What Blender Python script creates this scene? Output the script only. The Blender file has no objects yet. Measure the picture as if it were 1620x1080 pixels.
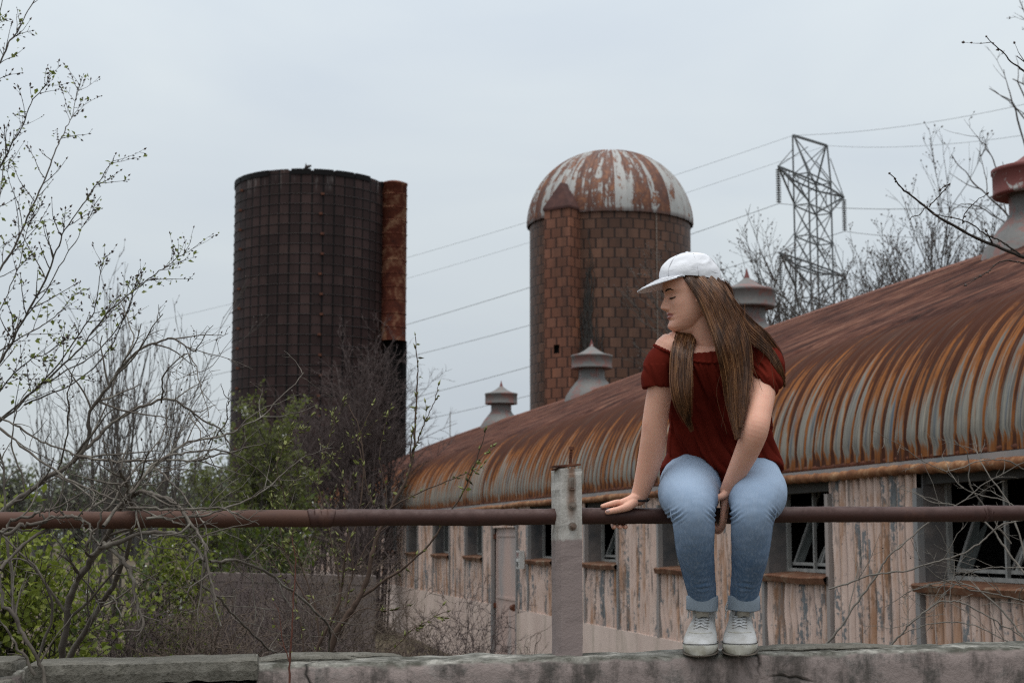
import bpy, bmesh, math, random
import numpy as np
from mathutils import Vector, Matrix, noise as mnoise

random.seed(7)
RNG = np.random.default_rng(7)
SC = bpy.context.scene
COL = SC.collection
E = 2.4                                  # eye height above the barnyard
F = 2500.0                               # focal length in photo pixels
TH = math.atan(310 / F)                  # camera pitch
CT, ST = math.cos(TH), math.sin(TH)


def ray(px, py):
    x = (px - 810) / F
    z = -(py - 540) / F
    return Vector((x, CT - z * ST, ST + z * CT))


def P(px, py, Y):
    """world point measured from the photo at distance Y"""
    r = ray(px, py)
    t = Y / r.y
    return Vector((r.x * t, Y, E + r.z * t))


# ------------------------------------------------------------------ objects
ROOT = {}


def tag(o, label=None, cat=None, group=None, kind=None):
    if label: o['label'] = label
    if cat: o['category'] = cat
    if group: o['group'] = group
    if kind: o['kind'] = kind
    return o


def thing(name, label, cat, loc=(0, 0, 0), group=None):
    o = bpy.data.objects.new(name, None)
    o.empty_display_size = .2
    COL.objects.link(o)
    o.location = Vector(loc)
    ROOT[o.name] = Vector(loc)
    return tag(o, label, cat, group)


def mesh_arrays(name, V, faces_list, smooth=True):
    """faces_list: list of int arrays (n x 3) or (n x 4)"""
    me = bpy.data.meshes.new(name)
    V = np.asarray(V, dtype=np.float32)
    me.vertices.add(len(V))
    me.vertices.foreach_set('co', V.ravel())
    fl = [np.asarray(f, dtype=np.int32) for f in faces_list if len(f)]
    idx = np.concatenate([f.ravel() for f in fl])
    tot = np.concatenate([np.full(len(f), f.shape[1], dtype=np.int32) for f in fl])
    start = np.concatenate([[0], np.cumsum(tot)[:-1]]).astype(np.int32)
    me.loops.add(len(idx))
    me.loops.foreach_set('vertex_index', idx)
    me.polygons.add(len(tot))
    me.polygons.foreach_set('loop_start', start)
    me.polygons.foreach_set('loop_total', tot)
    me.polygons.foreach_set('use_smooth', np.full(len(tot), bool(smooth)))
    me.update(calc_edges=True)
    return me


def link(name, me, mat, parent=None, base=None):
    """mesh given in world coordinates; re-centred on its thing's base"""
    if parent is not None:
        b = ROOT[parent.name]
    else:
        b = Vector(base) if base is not None else Vector((0, 0, 0))
    n = len(me.vertices)
    co = np.empty(n * 3, dtype=np.float32)
    me.vertices.foreach_get('co', co)
    co = co.reshape(-1, 3) - np.array(b, dtype=np.float32)
    me.vertices.foreach_set('co', co.ravel())
    me.update()
    o = bpy.data.objects.new(name, me)
    COL.objects.link(o)
    mats = mat if isinstance(mat, (list, tuple)) else [mat]
    for m in mats:
        me.materials.append(m)
    if parent is not None:
        o.parent = parent
    else:
        o.location = b
    ROOT[o.name] = b
    return o


class MB:
    def __init__(s):
        s.V = []; s.n = 0; s.Q = []; s.T = []; s.uv = None

    def add(s, V, Q=None, T=None):
        V = np.asarray(V, dtype=np.float64).reshape(-1, 3)
        s.V.append(V)
        if Q is not None and len(Q): s.Q.append(np.asarray(Q, dtype=np.int32) + s.n)
        if T is not None and len(T): s.T.append(np.asarray(T, dtype=np.int32) + s.n)
        s.n += len(V)

    def box(s, c, size, R=None):
        c = np.array(c, float); h = np.array(size, float) / 2
        v = np.array([[x, y, z] for x in (-1, 1) for y in (-1, 1) for z in (-1, 1)], float) * h
        if R is not None: v = v @ np.array(R, float).T
        s.add(v + c, [[0, 1, 3, 2], [4, 6, 7, 5], [0, 4, 5, 1], [2, 3, 7, 6], [0, 2, 6, 4], [1, 5, 7, 3]])

    def obox(s, o, ex, ey, ez):
        """box from corner o and edge vectors"""
        o, ex, ey, ez = [np.array(q, float) for q in (o, ex, ey, ez)]
        v = np.array([o + i * ex + j * ey + k * ez for i in (0, 1) for j in (0, 1) for k in (0, 1)])
        s.add(v, [[0, 1, 3, 2], [4, 6, 7, 5], [0, 4, 5, 1], [2, 3, 7, 6], [0, 2, 6, 4], [1, 5, 7, 3]])

    def bar(s, a, b, w, h=None, up=(0, 0, 1)):
        a = np.array(a, float); b = np.array(b, float)
        d = b - a; L = np.linalg.norm(d); d /= L
        u = np.array(up, float)
        if abs(d @ u) > .98: u = np.array((0, 1., 0))
        x = np.cross(d, u); x /= np.linalg.norm(x); y = np.cross(x, d)
        h = h or w
        s.obox(a - x * w / 2 - y * h / 2, x * w, y * h, d * L)

    def tube(s, pts, rad, k=8, cap=True, ell=None):
        V, Q, T = tube_arrays(pts, rad, k, cap)
        s.add(V, Q, T)

    def lathe(s, prof, c, k=32, axis=None):
        """prof: list (r, z)"""
        c = np.array(c, float)
        a = np.linspace(0, 2 * math.pi, k, endpoint=False)
        n = len(prof)
        V = np.array([[r * math.cos(t), r * math.sin(t), z] for r, z in prof for t in a])
        Q = [[i * k + j, i * k + (j + 1) % k, (i + 1) * k + (j + 1) % k, (i + 1) * k + j] for i in range(n - 1) for j in range(k)]
        s.add(V + c, Q)

    def ball(s, c, r, k=10):
        if np.isscalar(r): r = (r, r, r)
        pr = [(math.sin(t), -math.cos(t)) for t in np.linspace(0.02, math.pi - .02, k)]
        a = np.linspace(0, 2 * math.pi, k + 4, endpoint=False)
        V = np.array([[q * math.cos(t) * r[0], q * math.sin(t) * r[1], z * r[2]] for q, z in pr for t in a])
        kk = k + 4
        Q = [[i * kk + j, i * kk + (j + 1) % kk, (i + 1) * kk + (j + 1) % kk, (i + 1) * kk + j] for i in range(k - 1) for j in range(kk)]
        b0 = list(range(kk))[::-1]; b1 = [(k - 1) * kk + j for j in range(kk)]
        T = [[b0[0], b0[i], b0[i + 1]] for i in range(1, kk - 1)] + [[b1[0], b1[i], b1[i + 1]] for i in range(1, kk - 1)]
        s.add(V + np.array(c, float), Q, T)

    def grid(s, V2):
        """V2: array (n,m,3)"""
        n, m = V2.shape[:2]
        i, j = np.meshgrid(np.arange(n - 1), np.arange(m - 1), indexing='ij')
        q = np.stack([i * m + j, (i + 1) * m + j, (i + 1) * m + j + 1, i * m + j + 1], -1).reshape(-1, 4)
        s.add(V2.reshape(-1, 3), q)

    def mesh(s, name, smooth=False):
        return mesh_arrays(name, np.concatenate(s.V), s.Q + s.T, smooth)

    def build(s, name, mat, parent=None, base=None, smooth=False):
        me = s.mesh(name, smooth)
        return link(name, me, mat, parent, base)


def tube_arrays(pts, rad, k=6, cap=True):
    p = np.asarray([tuple(q) for q in pts], dtype=float) if not isinstance(pts, np.ndarray) else pts
    n = len(p)
    r = np.full(n, rad, float) if np.isscalar(rad) else np.asarray(rad, float)
    t = np.gradient(p, axis=0)
    t /= np.linalg.norm(t, axis=1)[:, None] + 1e-12
    mean = p[-1] - p[0]
    ref = np.array((0.13, .31, .94)) if abs(mean[2]) < .8 * np.linalg.norm(mean) else np.array((.93, .3, .1))
    x = np.cross(t, ref); x /= np.linalg.norm(x, axis=1)[:, None] + 1e-12
    y = np.cross(t, x)
    a = np.linspace(0, 2 * math.pi, k, endpoint=False)
    V = p[:, None] + r[:, None, None] * (np.cos(a)[None, :, None] * x[:, None] + np.sin(a)[None, :, None] * y[:, None])
    V = V.reshape(-1, 3)
    i, j = np.meshgrid(np.arange(n - 1), np.arange(k), indexing='ij')
    Q = np.stack([i * k + j, i * k + (j + 1) % k, (i + 1) * k + (j + 1) % k, (i + 1) * k + j], -1).reshape(-1, 4)
    T = []
    if cap:
        T = [[0, m + 1, m] for m in range(1, k - 1)] + [[(n - 1) * k, (n - 1) * k + m, (n - 1) * k + m + 1] for m in range(1, k - 1)]
    return V, Q, np.array(T, dtype=np.int32).reshape(-1, 3)


def spline(pts, n):
    """Catmull-Rom through pts (list of vectors) sampled n times"""
    p = np.array([tuple(q) for q in pts], float)
    if len(p) == 2:
        return p[0] + (p[1] - p[0]) * np.linspace(0, 1, n)[:, None]
    p = np.vstack([2 * p[0] - p[1], p, 2 * p[-1] - p[-2]])
    m = len(p) - 3
    out = []
    for t in np.linspace(0, m - 1e-6, n):
        i = int(t); f = t - i
        a, b, c, d = p[i:i + 4]
        out.append(.5 * ((2 * b) + (c - a) * f + (2 * a - 5 * b + 4 * c - d) * f * f + (3 * b - a - 3 * c + d) * f ** 3))
    return np.array(out)


def set_uv(me, uv_per_vertex):
    lay = me.uv_layers.new(name='UVMap')
    idx = np.empty(len(me.loops), dtype=np.int32)
    me.loops.foreach_get('vertex_index', idx)
    lay.data.foreach_set('uv', np.asarray(uv_per_vertex, dtype=np.float32)[idx].ravel())


# ------------------------------------------------------------------ materials
class M_:
    """small helper to write node graphs"""
    def __init__(s, name, rough=.8, metal=0., spec=.5):
        s.m = bpy.data.materials.new(name)
        s.m.use_nodes = True
        s.nt = s.m.node_tree
        s.b = s.nt.nodes['Principled BSDF']
        s.set(s.b.inputs['Roughness'], rough)
        s.b.inputs['Metallic'].default_value = metal
        s.b.inputs['Specular IOR Level'].default_value = spec
        s._tc = None

    def set(s, inp, v):
        if isinstance(v, bpy.types.NodeSocket): s.nt.links.new(v, inp)
        elif isinstance(v, tuple) and len(v) == 3 and inp.type == 'RGBA': inp.default_value = (*v, 1)
        else: inp.default_value = v

    def node(s, t, props=None, **ins):
        n = s.nt.nodes.new(t)
        for k, v in (props or {}).items(): setattr(n, k, v)
        for k, v in ins.items():
            key = int(k[1:]) if k[0] == '_' else k.replace('_', ' ')
            s.set(n.inputs[key], v)
        return n

    def obj(s):
        if not s._tc: s._tc = s.node('ShaderNodeTexCoord')
        return s._tc.outputs['Object']

    def uv(s):
        if not s._tc: s._tc = s.node('ShaderNodeTexCoord')
        return s._tc.outputs['UV']

    def mapping(s, v, scale=(1, 1, 1), loc=(0, 0, 0), rot=(0, 0, 0)):
        n = s.node('ShaderNodeMapping', Vector=v)
        n.inputs['Scale'].default_value = scale; n.inputs['Location'].default_value = loc; n.inputs['Rotation'].default_value = rot
        return n.outputs[0]

    def noise(s, v, scale=5., detail=4., rough=.55, dist=0., out=0):
        return s.node('ShaderNodeTexNoise', Vector=v, Scale=scale, Detail=detail, Roughness=rough, Distortion=dist).outputs[out]

    def ramp(s, f, stops, interp='LINEAR'):
        n = s.node('ShaderNodeValToRGB', Fac=f)
        r = n.color_ramp; r.interpolation = interp
        while len(r.elements) < len(stops): r.elements.new(.5)
        for e, (p, c) in zip(r.elements, stops):
            e.position = p
            e.color = (c, c, c, 1) if np.isscalar(c) else (*c, 1)
        return n.outputs[0]

    def mix(s, f, a, b, mode='MIX'):
        n = s.node('ShaderNodeMix', {'data_type': 'RGBA', 'blend_type': mode})
        s.set(n.inputs[0], f); s.set(n.inputs[6], a); s.set(n.inputs[7], b)
        return n.outputs[2]

    def math(s, op, a, b=0., c=0., clamp=False):
        n = s.node('ShaderNodeMath', {'operation': op, 'use_clamp': clamp})
        s.set(n.inputs[0], a); s.set(n.inputs[1], b); s.set(n.inputs[2], c)
        return n.outputs[0]

    def mapr(s, v, a, b, c=0., d=1.):
        n = s.node('ShaderNodeMapRange')
        s.set(n.inputs[0], v)
        for i, q in enumerate((a, b, c, d)): s.set(n.inputs[i + 1], q)
        return n.outputs[0]

    def sep(s, v):
        return s.node('ShaderNodeSeparateXYZ', Vector=v).outputs

    def bump(s, h, strength=.4, dist=.01, nrm=None):
        n = s.node('ShaderNodeBump', Height=h, Strength=strength, Distance=dist)
        if nrm is not None: s.set(n.inputs['Normal'], nrm)
        return n.outputs[0]

    def island(s):
        return s.node('ShaderNodeNewGeometry').outputs['Random Per Island']

    def out(s, col=None, rough=None, nrm=None, **kw):
        if col is not None: s.set(s.b.inputs['Base Color'], col)
        if rough is not None: s.set(s.b.inputs['Roughness'], rough)
        if nrm is not None: s.set(s.b.inputs['Normal'], nrm)
        return s.m


def simple_mat(name, c0, c1, scale=8., rough=.8, metal=0., bump=.2, bscale=40., dist=.005, spec=.5, stretch=(1, 1, 1)):
    m = M_(name, rough, metal, spec)
    v = m.mapping(m.obj(), stretch)
    f = m.noise(v, scale, 5, .6)
    col = m.mix(m.ramp(f, [(.3, 0.), (.7, 1.)]), c0, c1)
    nr = m.bump(m.noise(v, bscale, 4, .6), bump, dist) if bump else None
    return m.out(col, None, nr)


def rust_mat(name, dark=(.035, .013, .009), mid=(.13, .04, .018), light=(.26, .10, .04), scale=9., bump=.5, rough=.85):
    m = M_(name, rough, 0, .3)
    v = m.obj()
    n1 = m.noise(v, scale, 7, .65, .6)
    n2 = m.noise(v, scale * 6, 4, .7)
    f = m.math('ADD', m.math('MULTIPLY', n1, .7), m.math('MULTIPLY', n2, .3))
    col = m.ramp(f, [(.32, dark), (.5, mid), (.66, light), (.75, mid)])
    return m.out(col, None, m.bump(n2, bump, .004))


# ------------------------------------------------------------------ camera, light
cam = bpy.data.cameras.new('camera')
cam.sensor_fit = 'HORIZONTAL'; cam.sensor_width = 36; cam.lens = F / 1620 * 36
cam.clip_start = .1; cam.clip_end = 5000
cam.dof.use_dof = True; cam.dof.focus_distance = 5.1; cam.dof.aperture_fstop = 8.0
co = bpy.data.objects.new('camera', cam)
COL.objects.link(co)
co.location = (0, 0, E)
co.rotation_euler = (math.pi / 2 + TH, 0, 0)
SC.camera = co

SUN_EL, SUN_AZ = math.radians(79), math.radians(190)      # azimuth measured from +Y towards +X
w = bpy.data.worlds.new('World'); SC.world = w
w.use_nodes = True
nt = w.node_tree
bg = nt.nodes['Background']
sky = nt.nodes.new('ShaderNodeTexSky'); sky.sky_type = 'NISHITA'; sky.sun_disc = False
sky.sun_elevation = SUN_EL; sky.sun_rotation = SUN_AZ; sky.air_density = 1.6; sky.dust_density = 6
tc = nt.nodes.new('ShaderNodeTexCoord')
mp = nt.nodes.new('ShaderNodeMapping'); mp.inputs['Scale'].default_value = (1.2, 1.2, 4.0)
nz = nt.nodes.new('ShaderNodeTexNoise'); nz.inputs['Scale'].default_value = 2.2; nz.inputs['Detail'].default_value = 4; nz.inputs['Distortion'].default_value = .4
rp = nt.nodes.new('ShaderNodeValToRGB')
rp.color_ramp.elements[0].position = .36; rp.color_ramp.elements[0].color = (5.55, 6.15, 6.75, 1)
rp.color_ramp.elements[1].position = .66; rp.color_ramp.elements[1].color = (6.3, 6.85, 7.15, 1)
sp = nt.nodes.new('ShaderNodeSeparateXYZ')
mr = nt.nodes.new('ShaderNodeMapRange')
for i, v in enumerate((0.06, 1.0, .98, 2.0)): mr.inputs[i + 1].default_value = v
mu = nt.nodes.new('ShaderNodeVectorMath'); mu.operation = 'SCALE'
mx = nt.nodes.new('ShaderNodeMix'); mx.data_type = 'RGBA'; mx.inputs[0].default_value = .93
L = nt.links.new
L(tc.outputs['Generated'], mp.inputs[0]); L(mp.outputs[0], nz.inputs['Vector']); L(nz.outputs[0], rp.inputs[0])
L(tc.outputs['Generated'], sp.inputs[0]); L(sp.outputs[2], mr.inputs[0])
L(rp.outputs[0], mu.inputs[0]); L(mr.outputs[0], mu.inputs['Scale'])
L(sky.outputs[0], mx.inputs[6]); L(mu.outputs[0], mx.inputs[7]); L(mx.outputs[2], bg.inputs[0])
bg.inputs[1].default_value = .1
sun = bpy.data.lights.new('sun', 'SUN'); sun.energy = 2.1; sun.angle = math.radians(50); sun.color = (1, .965, .92)
so = bpy.data.objects.new('sun', sun); COL.objects.link(so)
dsun = Vector((math.sin(SUN_AZ) * math.cos(SUN_EL), math.cos(SUN_AZ) * math.cos(SUN_EL), math.sin(SUN_EL)))
so.rotation_euler = dsun.to_track_quat('Z', 'Y').to_euler()
so.location = (0, 0, 40)
SC.view_settings.view_transform = 'Standard'; SC.view_settings.look = 'None'
SC.view_settings.exposure = 0; SC.view_settings.gamma = 1
SC.cycles.use_denoising = False
SC.cycles.adaptive_threshold = .004
SC.cycles.filter_width = 1.25
SC.cycles.max_bounces = 6; SC.cycles.diffuse_bounces = 3; SC.cycles.glossy_bounces = 3
SC.cycles.transparent_max_bounces = 8

# barn frame: axis a recedes to the vanishing point, b points to the right, away from the viewer
_r = ray(251, 850); _n = math.hypot(_r.x, _r.y)
AX = np.array((_r.x / _n, _r.y / _n, 0)); BX = np.array((AX[1], -AX[0], 0)); ZX = np.array((0, 0, 1.))


def B(v, u, z):
    """barn coordinates (z relative to the eye level) to world"""
    v, u, z = np.broadcast_arrays(np.asarray(v, float), np.asarray(u, float), np.asarray(z, float))
    return v[..., None] * BX + u[..., None] * AX + (z + E)[..., None] * ZX
# ================================================================== BARN
V0, ZE, RR, ARC, V2, Z2, U0, U1 = 6.07, .733, 1.392, math.radians(66.5), 11.25, 3.898, 4.0, 68.0
V1, Z1 = V0 + RR * (1 - math.cos(ARC)), ZE + RR * math.sin(ARC)
GZ = -2.4                                    # ground, relative to the eye
ZC = -1.25                                   # foot of the metal cladding
ZS, ZW = -.36, .64                           # window sill and head

# --- materials
m = M_('rusted corrugated roof', .8, 0, .12)
uvs = m.sep(m.uv())
u, s = uvs[0], uvs[1]
cmb = m.node('ShaderNodeCombineXYZ', X=m.math('MULTIPLY', u, 1.), Y=m.math('MULTIPLY', s, .16)).outputs[0]
cfine = m.node('ShaderNodeCombineXYZ', X=u, Y=m.math('MULTIPLY', s, .05)).outputs[0]
cpan = m.node('ShaderNodeCombineXYZ', X=m.math('FLOOR', m.math('DIVIDE', u, .64)), Y=0.).outputs[0]
pan = m.node('ShaderNodeTexWhiteNoise', {'noise_dimensions': '2D'}, Vector=cpan).outputs[0]
n1 = m.noise(cmb, 3.1, 6, .66, .3)
n2 = m.noise(cfine, 13., 5, .72, .1)
n3 = m.noise(m.uv(), 26., 4, .7)
rib = m.math('ABSOLUTE', m.math('SUBTRACT', m.math('FRACT', m.math('DIVIDE', u, .213)), .5))      # 0 in the middle of a pan, .5 on the rib
# rust amount grows up the roof (s: metres from the eave)
g = m.mapr(s, .2, 1.35, -.06, .95)
g = m.math('ADD', g, m.math('MULTIPLY', m.math('SUBTRACT', n1, .5), 2.2))
g = m.math('ADD', g, m.math('MULTIPLY', m.math('SUBTRACT', n2, .5), 2.0))
g = m.math('ADD', g, m.math('MULTIPLY', m.math('SUBTRACT', pan, .5), .26))
g = m.math('ADD', g, m.mapr(rib, .27, .43, 0., .62))
g = m.math('ADD', g, m.mapr(s, .02, .14, .5, 0.))
metal = m.mix(m.ramp(n2, [(.3, 0.), (.7, 1.)]), (.11, .108, .102), (.335, .305, .25))
metal = m.mix(m.ramp(m.noise(cfine, 21., 3, .6), [(.55, 0.), (.7, 1.)]), metal, (.085, .105, .13))
orange = m.mix(n3, (.17, .052, .014), (.29, .115, .035))
brown = m.mix(n1, (.085, .030, .015), (.038, .015, .011))
nw = m.noise(m.node('ShaderNodeCombineXYZ', X=m.math('MULTIPLY', u, 1.), Y=m.math('MULTIPLY', s, .10)).outputs[0], 3.2, 6, .75, .2)
pt = m.noise(m.node('ShaderNodeCombineXYZ', X=m.math('MULTIPLY', u, .55), Y=m.math('MULTIPLY', s, .9)).outputs[0], 1.6, 6, .7, .4)
maroon = m.ramp(m.math('ADD', m.math('ADD', m.math('MULTIPLY', nw, .35), m.math('MULTIPLY', n2, .25)), m.math('MULTIPLY', pt, .40)), [(.40, (.016, .0065, .0055)), (.47, (.045, .017, .012)), (.53, (.095, .038, .025)), (.61, (.19, .095, .062))])
c = m.mix(m.ramp(g, [(.12, 0.), (.30, 1.)]), metal, orange)
c = m.mix(m.ramp(m.math('ADD', g, m.math('MULTIPLY', m.math('SUBTRACT', n3, .5), .35)), [(.40, 0.), (.66, 1.)]), c, brown)
fl = m.noise(m.node('ShaderNodeCombineXYZ', X=u, Y=m.math('MULTIPLY', s, .03)).outputs[0], 38., 3, .6)
c = m.mix(m.ramp(fl, [(.54, 0.), (.64, .55)]), c, (.05, .038, .034))
upper = m.math('ADD', m.mapr(s, 1.2, 1.9, 0., 1.), m.math('MULTIPLY', m.math('SUBTRACT', n1, .5), .7), clamp=True)
c = m.mix(m.ramp(upper, [(.35, 0.), (.75, 1.)]), c, maroon)
c = m.mix(m.ramp(m.noise(cfine, 34., 3, .6), [(.58, 0.), (.75, .7)]), c, (.13, .092, .072))
MROOF = m.out(c, m.mapr(g, 0., .5, .65, .95), m.bump(n3, .35, .004))

m = M_('peeling pink painted metal', .8, 0, .3)
v = m.obj()
sx = m.sep(v)
vs = m.mapping(v, (1, 1, .12))
n1 = m.noise(vs, 2.6, 6, .65, .5)
n2 = m.noise(vs, 11., 5, .7, .2)
n3 = m.noise(v, 20., 4, .7)
pink = m.mix(n3, (.60, .44, .37), (.46, .32, .265))
pink = m.mix(m.ramp(n2, [(.35, 0.), (.65, 1.)]), pink, (.64, .50, .43))
grey = m.mix(n3, (.11, .125, .14), (.20, .205, .205))
peel = m.math('ADD', m.math('MULTIPLY', m.noise(m.mapping(v, (1, 1, .16)), 3.2, 8, .75, .7), .75), m.math('MULTIPLY', n3, .25))
c = m.mix(m.ramp(peel, [(.525, 0.), (.545, 1.)]), pink, grey)
rst = m.math('ADD', m.math('MULTIPLY', n1, .55), m.math('MULTIPLY', n2, .45))
c = m.mix(m.ramp(rst, [(.50, 0.), (.57, .7), (.65, .9)]), c, m.mix(n3, (.22, .080, .026), (.40, .20, .085)))
c = m.mix(m.ramp(m.noise(vs, 17., 3, .6, .3), [(.58, 0.), (.68, .75)]), c, (.06, .055, .05))
gr = m.math('ABSOLUTE', m.math('SUBTRACT', m.math('FRACT', m.math('DIVIDE', m.sep(m.uv())[0], .148)), .75))
gr = m.math('MULTIPLY', m.ramp(gr, [(.04, 1.), (.17, 0.)]), m.ramp(n1, [(.30, .40), (.58, .95)]))
c = m.mix(gr, c, m.mix(m.ramp(n2, [(.45, 0.), (.6, 1.)]), (.085, .068, .058), (.15, .06, .026)))
MCLAD = m.out(c, None, m.bump(peel, .5, .006))

m = M_('pale pink painted concrete', .9, 0, .25)
v = m.obj()
n1 = m.noise(v, .9, 7, .65, .3); n2 = m.noise(m.mapping(v, (1, 1, .2)), 3.2, 6, .7); n3 = m.noise(v, 14, 5, .7)
c = m.mix(m.ramp(n1, [(.35, 0.), (.7, 1.)]), (.68, .54, .47), (.54, .415, .36))
c = m.mix(m.ramp(n2, [(.52, 0.), (.68, .65)]), c, (.30, .26, .20))
c = m.mix(m.ramp(n3, [(.6, 0.), (.75, .5)]), c, (.2, .17, .15))
MFOUND = m.out(c, None, m.bump(n3, .35, .008))

MGUT = rust_mat('rusted gutter iron', (.06, .022, .01), (.19, .075, .028), (.36, .21, .11), 3.5)
MFASC = rust_mat('rusted eave strip', (.05, .018, .011), (.12, .038, .018), (.17, .055, .026), 5.)
MSILL = rust_mat('rusted sill', (.06, .024, .013), (.15, .062, .03), (.22, .17, .12), 3.6)
MREV = simple_mat('weathered grey reveal', (.20, .17, .155), (.055, .06, .066), 3.2, .85, 0, .4, 18., .006)
MFRAME = simple_mat('old grey window steel', (.18, .18, .17), (.30, .29, .27), 9., .7, 0, .2)
MPOST = simple_mat('grey painted trim', (.17, .18, .185), (.30, .25, .225), 2.2, .8, 0, .3, stretch=(1, 1, .25))
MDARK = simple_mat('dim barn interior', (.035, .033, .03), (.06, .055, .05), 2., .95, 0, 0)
m = M_('dirty window glass', .18, 0, .6)
c = m.mix(m.noise(m.obj(), 6, 4, .6), (.03, .035, .033), (.075, .08, .075))
MGLASS = m.out(c)
MWHITE = simple_mat('flaking white paint', (.62, .62, .6), (.42, .41, .39), 12., .7, 0, .3)
m = M_('galvanised vent metal with red paint', .62, .15, .4)
v = m.obj()
n1 = m.noise(v, 3.1, 7, .68, .6); n2 = m.noise(v, 15, 5, .7)
c = m.mix(n2, (.095, .092, .088), (.19, .18, .17))
c = m.mix(m.ramp(n1, [(.50, 0.), (.58, 1.)]), c, m.mix(n2, (.16, .075, .065), (.22, .13, .115)))
MVENT = m.out(c, None, m.bump(n2, .3, .006))
m = M_('red painted vent metal', .7, .1, .4)
v = m.obj()
n1 = m.noise(v, 4.2, 7, .7, .6); n2 = m.noise(v, 15, 5, .7)
c = m.mix(n2, (.13, .034, .03), (.18, .055, .046))
c = m.mix(m.ramp(n1, [(.57, 0.), (.61, 1.)]), c, m.mix(n2, (.28, .27, .26), (.42, .4, .38)))
MVENTR = m.out(c, None, m.bump(n2, .3, .006))

barn = thing('barn', 'long low barn with rust streaked curved metal roof, pink peeling walls and roof ventilators', 'barn', B(V0, 36, GZ))

# --- roof sheet: rounded eave, straight slope, both sides
pitch = .213
us = np.arange(U0, U1, pitch / 15)
arc = np.linspace(0, ARC, 22)
pv = np.concatenate([[V0], V0 + RR * (1 - np.cos(arc)), np.linspace(V1, V2, 44)[1:]])
pz = np.concatenate([[ZE - .06], ZE + RR * np.sin(arc), np.linspace(Z1, Z2, 44)[1:]])
ds = np.concatenate([[0], np.cumsum(np.hypot(np.diff(pv), np.diff(pz)))])
nv = np.gradient(pv); nz_ = np.gradient(pz); nl = np.hypot(nv, nz_)
NV, NZ = -nz_ / nl, nv / nl
U, S = np.meshgrid(us, ds, indexing='ij')
ph = (U / pitch) % 1.0
ribh = np.abs(np.sin(math.pi * ph)) ** .55
pidx = np.floor(U / .64)
wob = .005 * np.sin(pidx * 12.9898 + S * .9) + .004 * np.sin(U * 1.7 + S * 1.1)
rim = np.where(S < .06, .4, 1.)
sub = .0022 * np.sin(ph * 2 * math.pi * 4)
lapS = RR * ARC + .10 + (np.random.default_rng(3).random(int(U1 / .64) + 2) * .14)[pidx.astype(int)]
lap = .016 * (S > lapS) * np.clip(1.5 - (S - lapS) * 1.2, .35, 1)
lap += .010 * ((S > lapS + 1.9))
amp = (ribh * .034 + wob + sub) * rim + lap
pv2 = pv[None] + NV[None] * amp; pz2 = pz[None] + NZ[None] * amp
sag = -.03 * np.sin((U - U0) * .21) * (S / ds[-1])
jit = (RNG.random(int(U1 / .64) + 2) * .035)[pidx.astype(int)] * (S < .03)
G = B(pv2, U, pz2 + sag - jit)
mb = MB(); mb.grid(G)
uvv = np.stack([U, S], -1).reshape(-1, 2)
G2 = B(2 * V2 - pv2[::15, ::3], U[::15, ::3], pz2[::15, ::3] + sag[::15, ::3])
mb.grid(G2[:, ::-1])
uvv2 = np.stack([U[::15, ::3] + 100, S[::15, ::3]], -1)[:, ::-1].reshape(-1, 2)
me = mb.mesh('roof', True)
set_uv(me, np.concatenate([uvv, uvv2]))
roof = link('roof', me, MROOF, barn)
# ridge cap
mb = MB()
rc = np.array([B(V2 - .28, U0, Z2 - .10), B(V2, U0, Z2 + .055), B(V2 + .28, U0, Z2 - .10)])
rr = np.stack([B(np.array([V2 - .3, V2 - .1, V2, V2 + .1, V2 + .3]), q, np.array([Z2 - .075, Z2 + .03, Z2 + .055, Z2 + .03, Z2 - .075]) - .03 * math.sin((q - U0) * .21)) for q in np.linspace(U0, U1, 60)])
mb.grid(rr)
mb.build('ridge_cap', MFASC, roof, smooth=True)
# lap seam ledge between slope and curve (a slightly proud overlap strip)
mb = MB()
# ends of the roof (gable walls)
for uu in (U0 + .05, U1 - .05):
    mb = MB()
    prof = np.concatenate([B(pv, uu, pz), B(2 * V2 - pv[::-1], uu, pz[::-1])])
    cen = B(V2, uu, 0.)[None]
    low = np.stack([B(V0 + .02, uu, GZ - .3), B(2 * V2 - V0 - .02, uu, GZ - .3)])
    allp = np.concatenate([cen, low[:1], prof, low[1:]])
    mb.add(allp, None, [[0, i, i + 1] for i in range(1, len(allp) - 1)] + [[0, len(allp) - 1, 1]])
    mb.build('gable_wall', MCLAD, barn)

# --- eave fascia, gutter
mb = MB()
ug = np.linspace(U0, U1, 220)
a0 = B(np.full(220, V0 + .02), ug, ZE - .075 + .004 * np.sin(ug * 3.1))
mb.tube(a0, .032, 8)
mb.build('eave_strip', MFASC, barn, smooth=True)
mb = MB()
ug = np.arange(U0, U1, .055)
rad = .043 + .0045 * np.sin(ug * 2 * math.pi / .21 + np.sin(ug * 1.9)) + .003 * np.sin(ug * 1.3) + .002 * RNG.standard_normal(len(ug))
mb.tube(B(V0 - .065 + 0 * ug, ug, ZE - .185 + .012 * np.sin(ug * .55) + .006 * np.sin(ug * 2.2)), rad, 9)
mb.build('gutter', MGUT, barn, smooth=True)
mb = MB()
mb.obox(B(V0 + .05, U0, ZE - .30), BX * .1, AX * (U1 - U0), ZX * .25)
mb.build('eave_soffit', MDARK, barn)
mb = MB()
mb.obox(B(V0 - .012, U0, ZE - .20), BX * .04, AX * (U1 - U0), ZX * .10)
mb.build('fascia_board', MPOST, barn)

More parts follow.
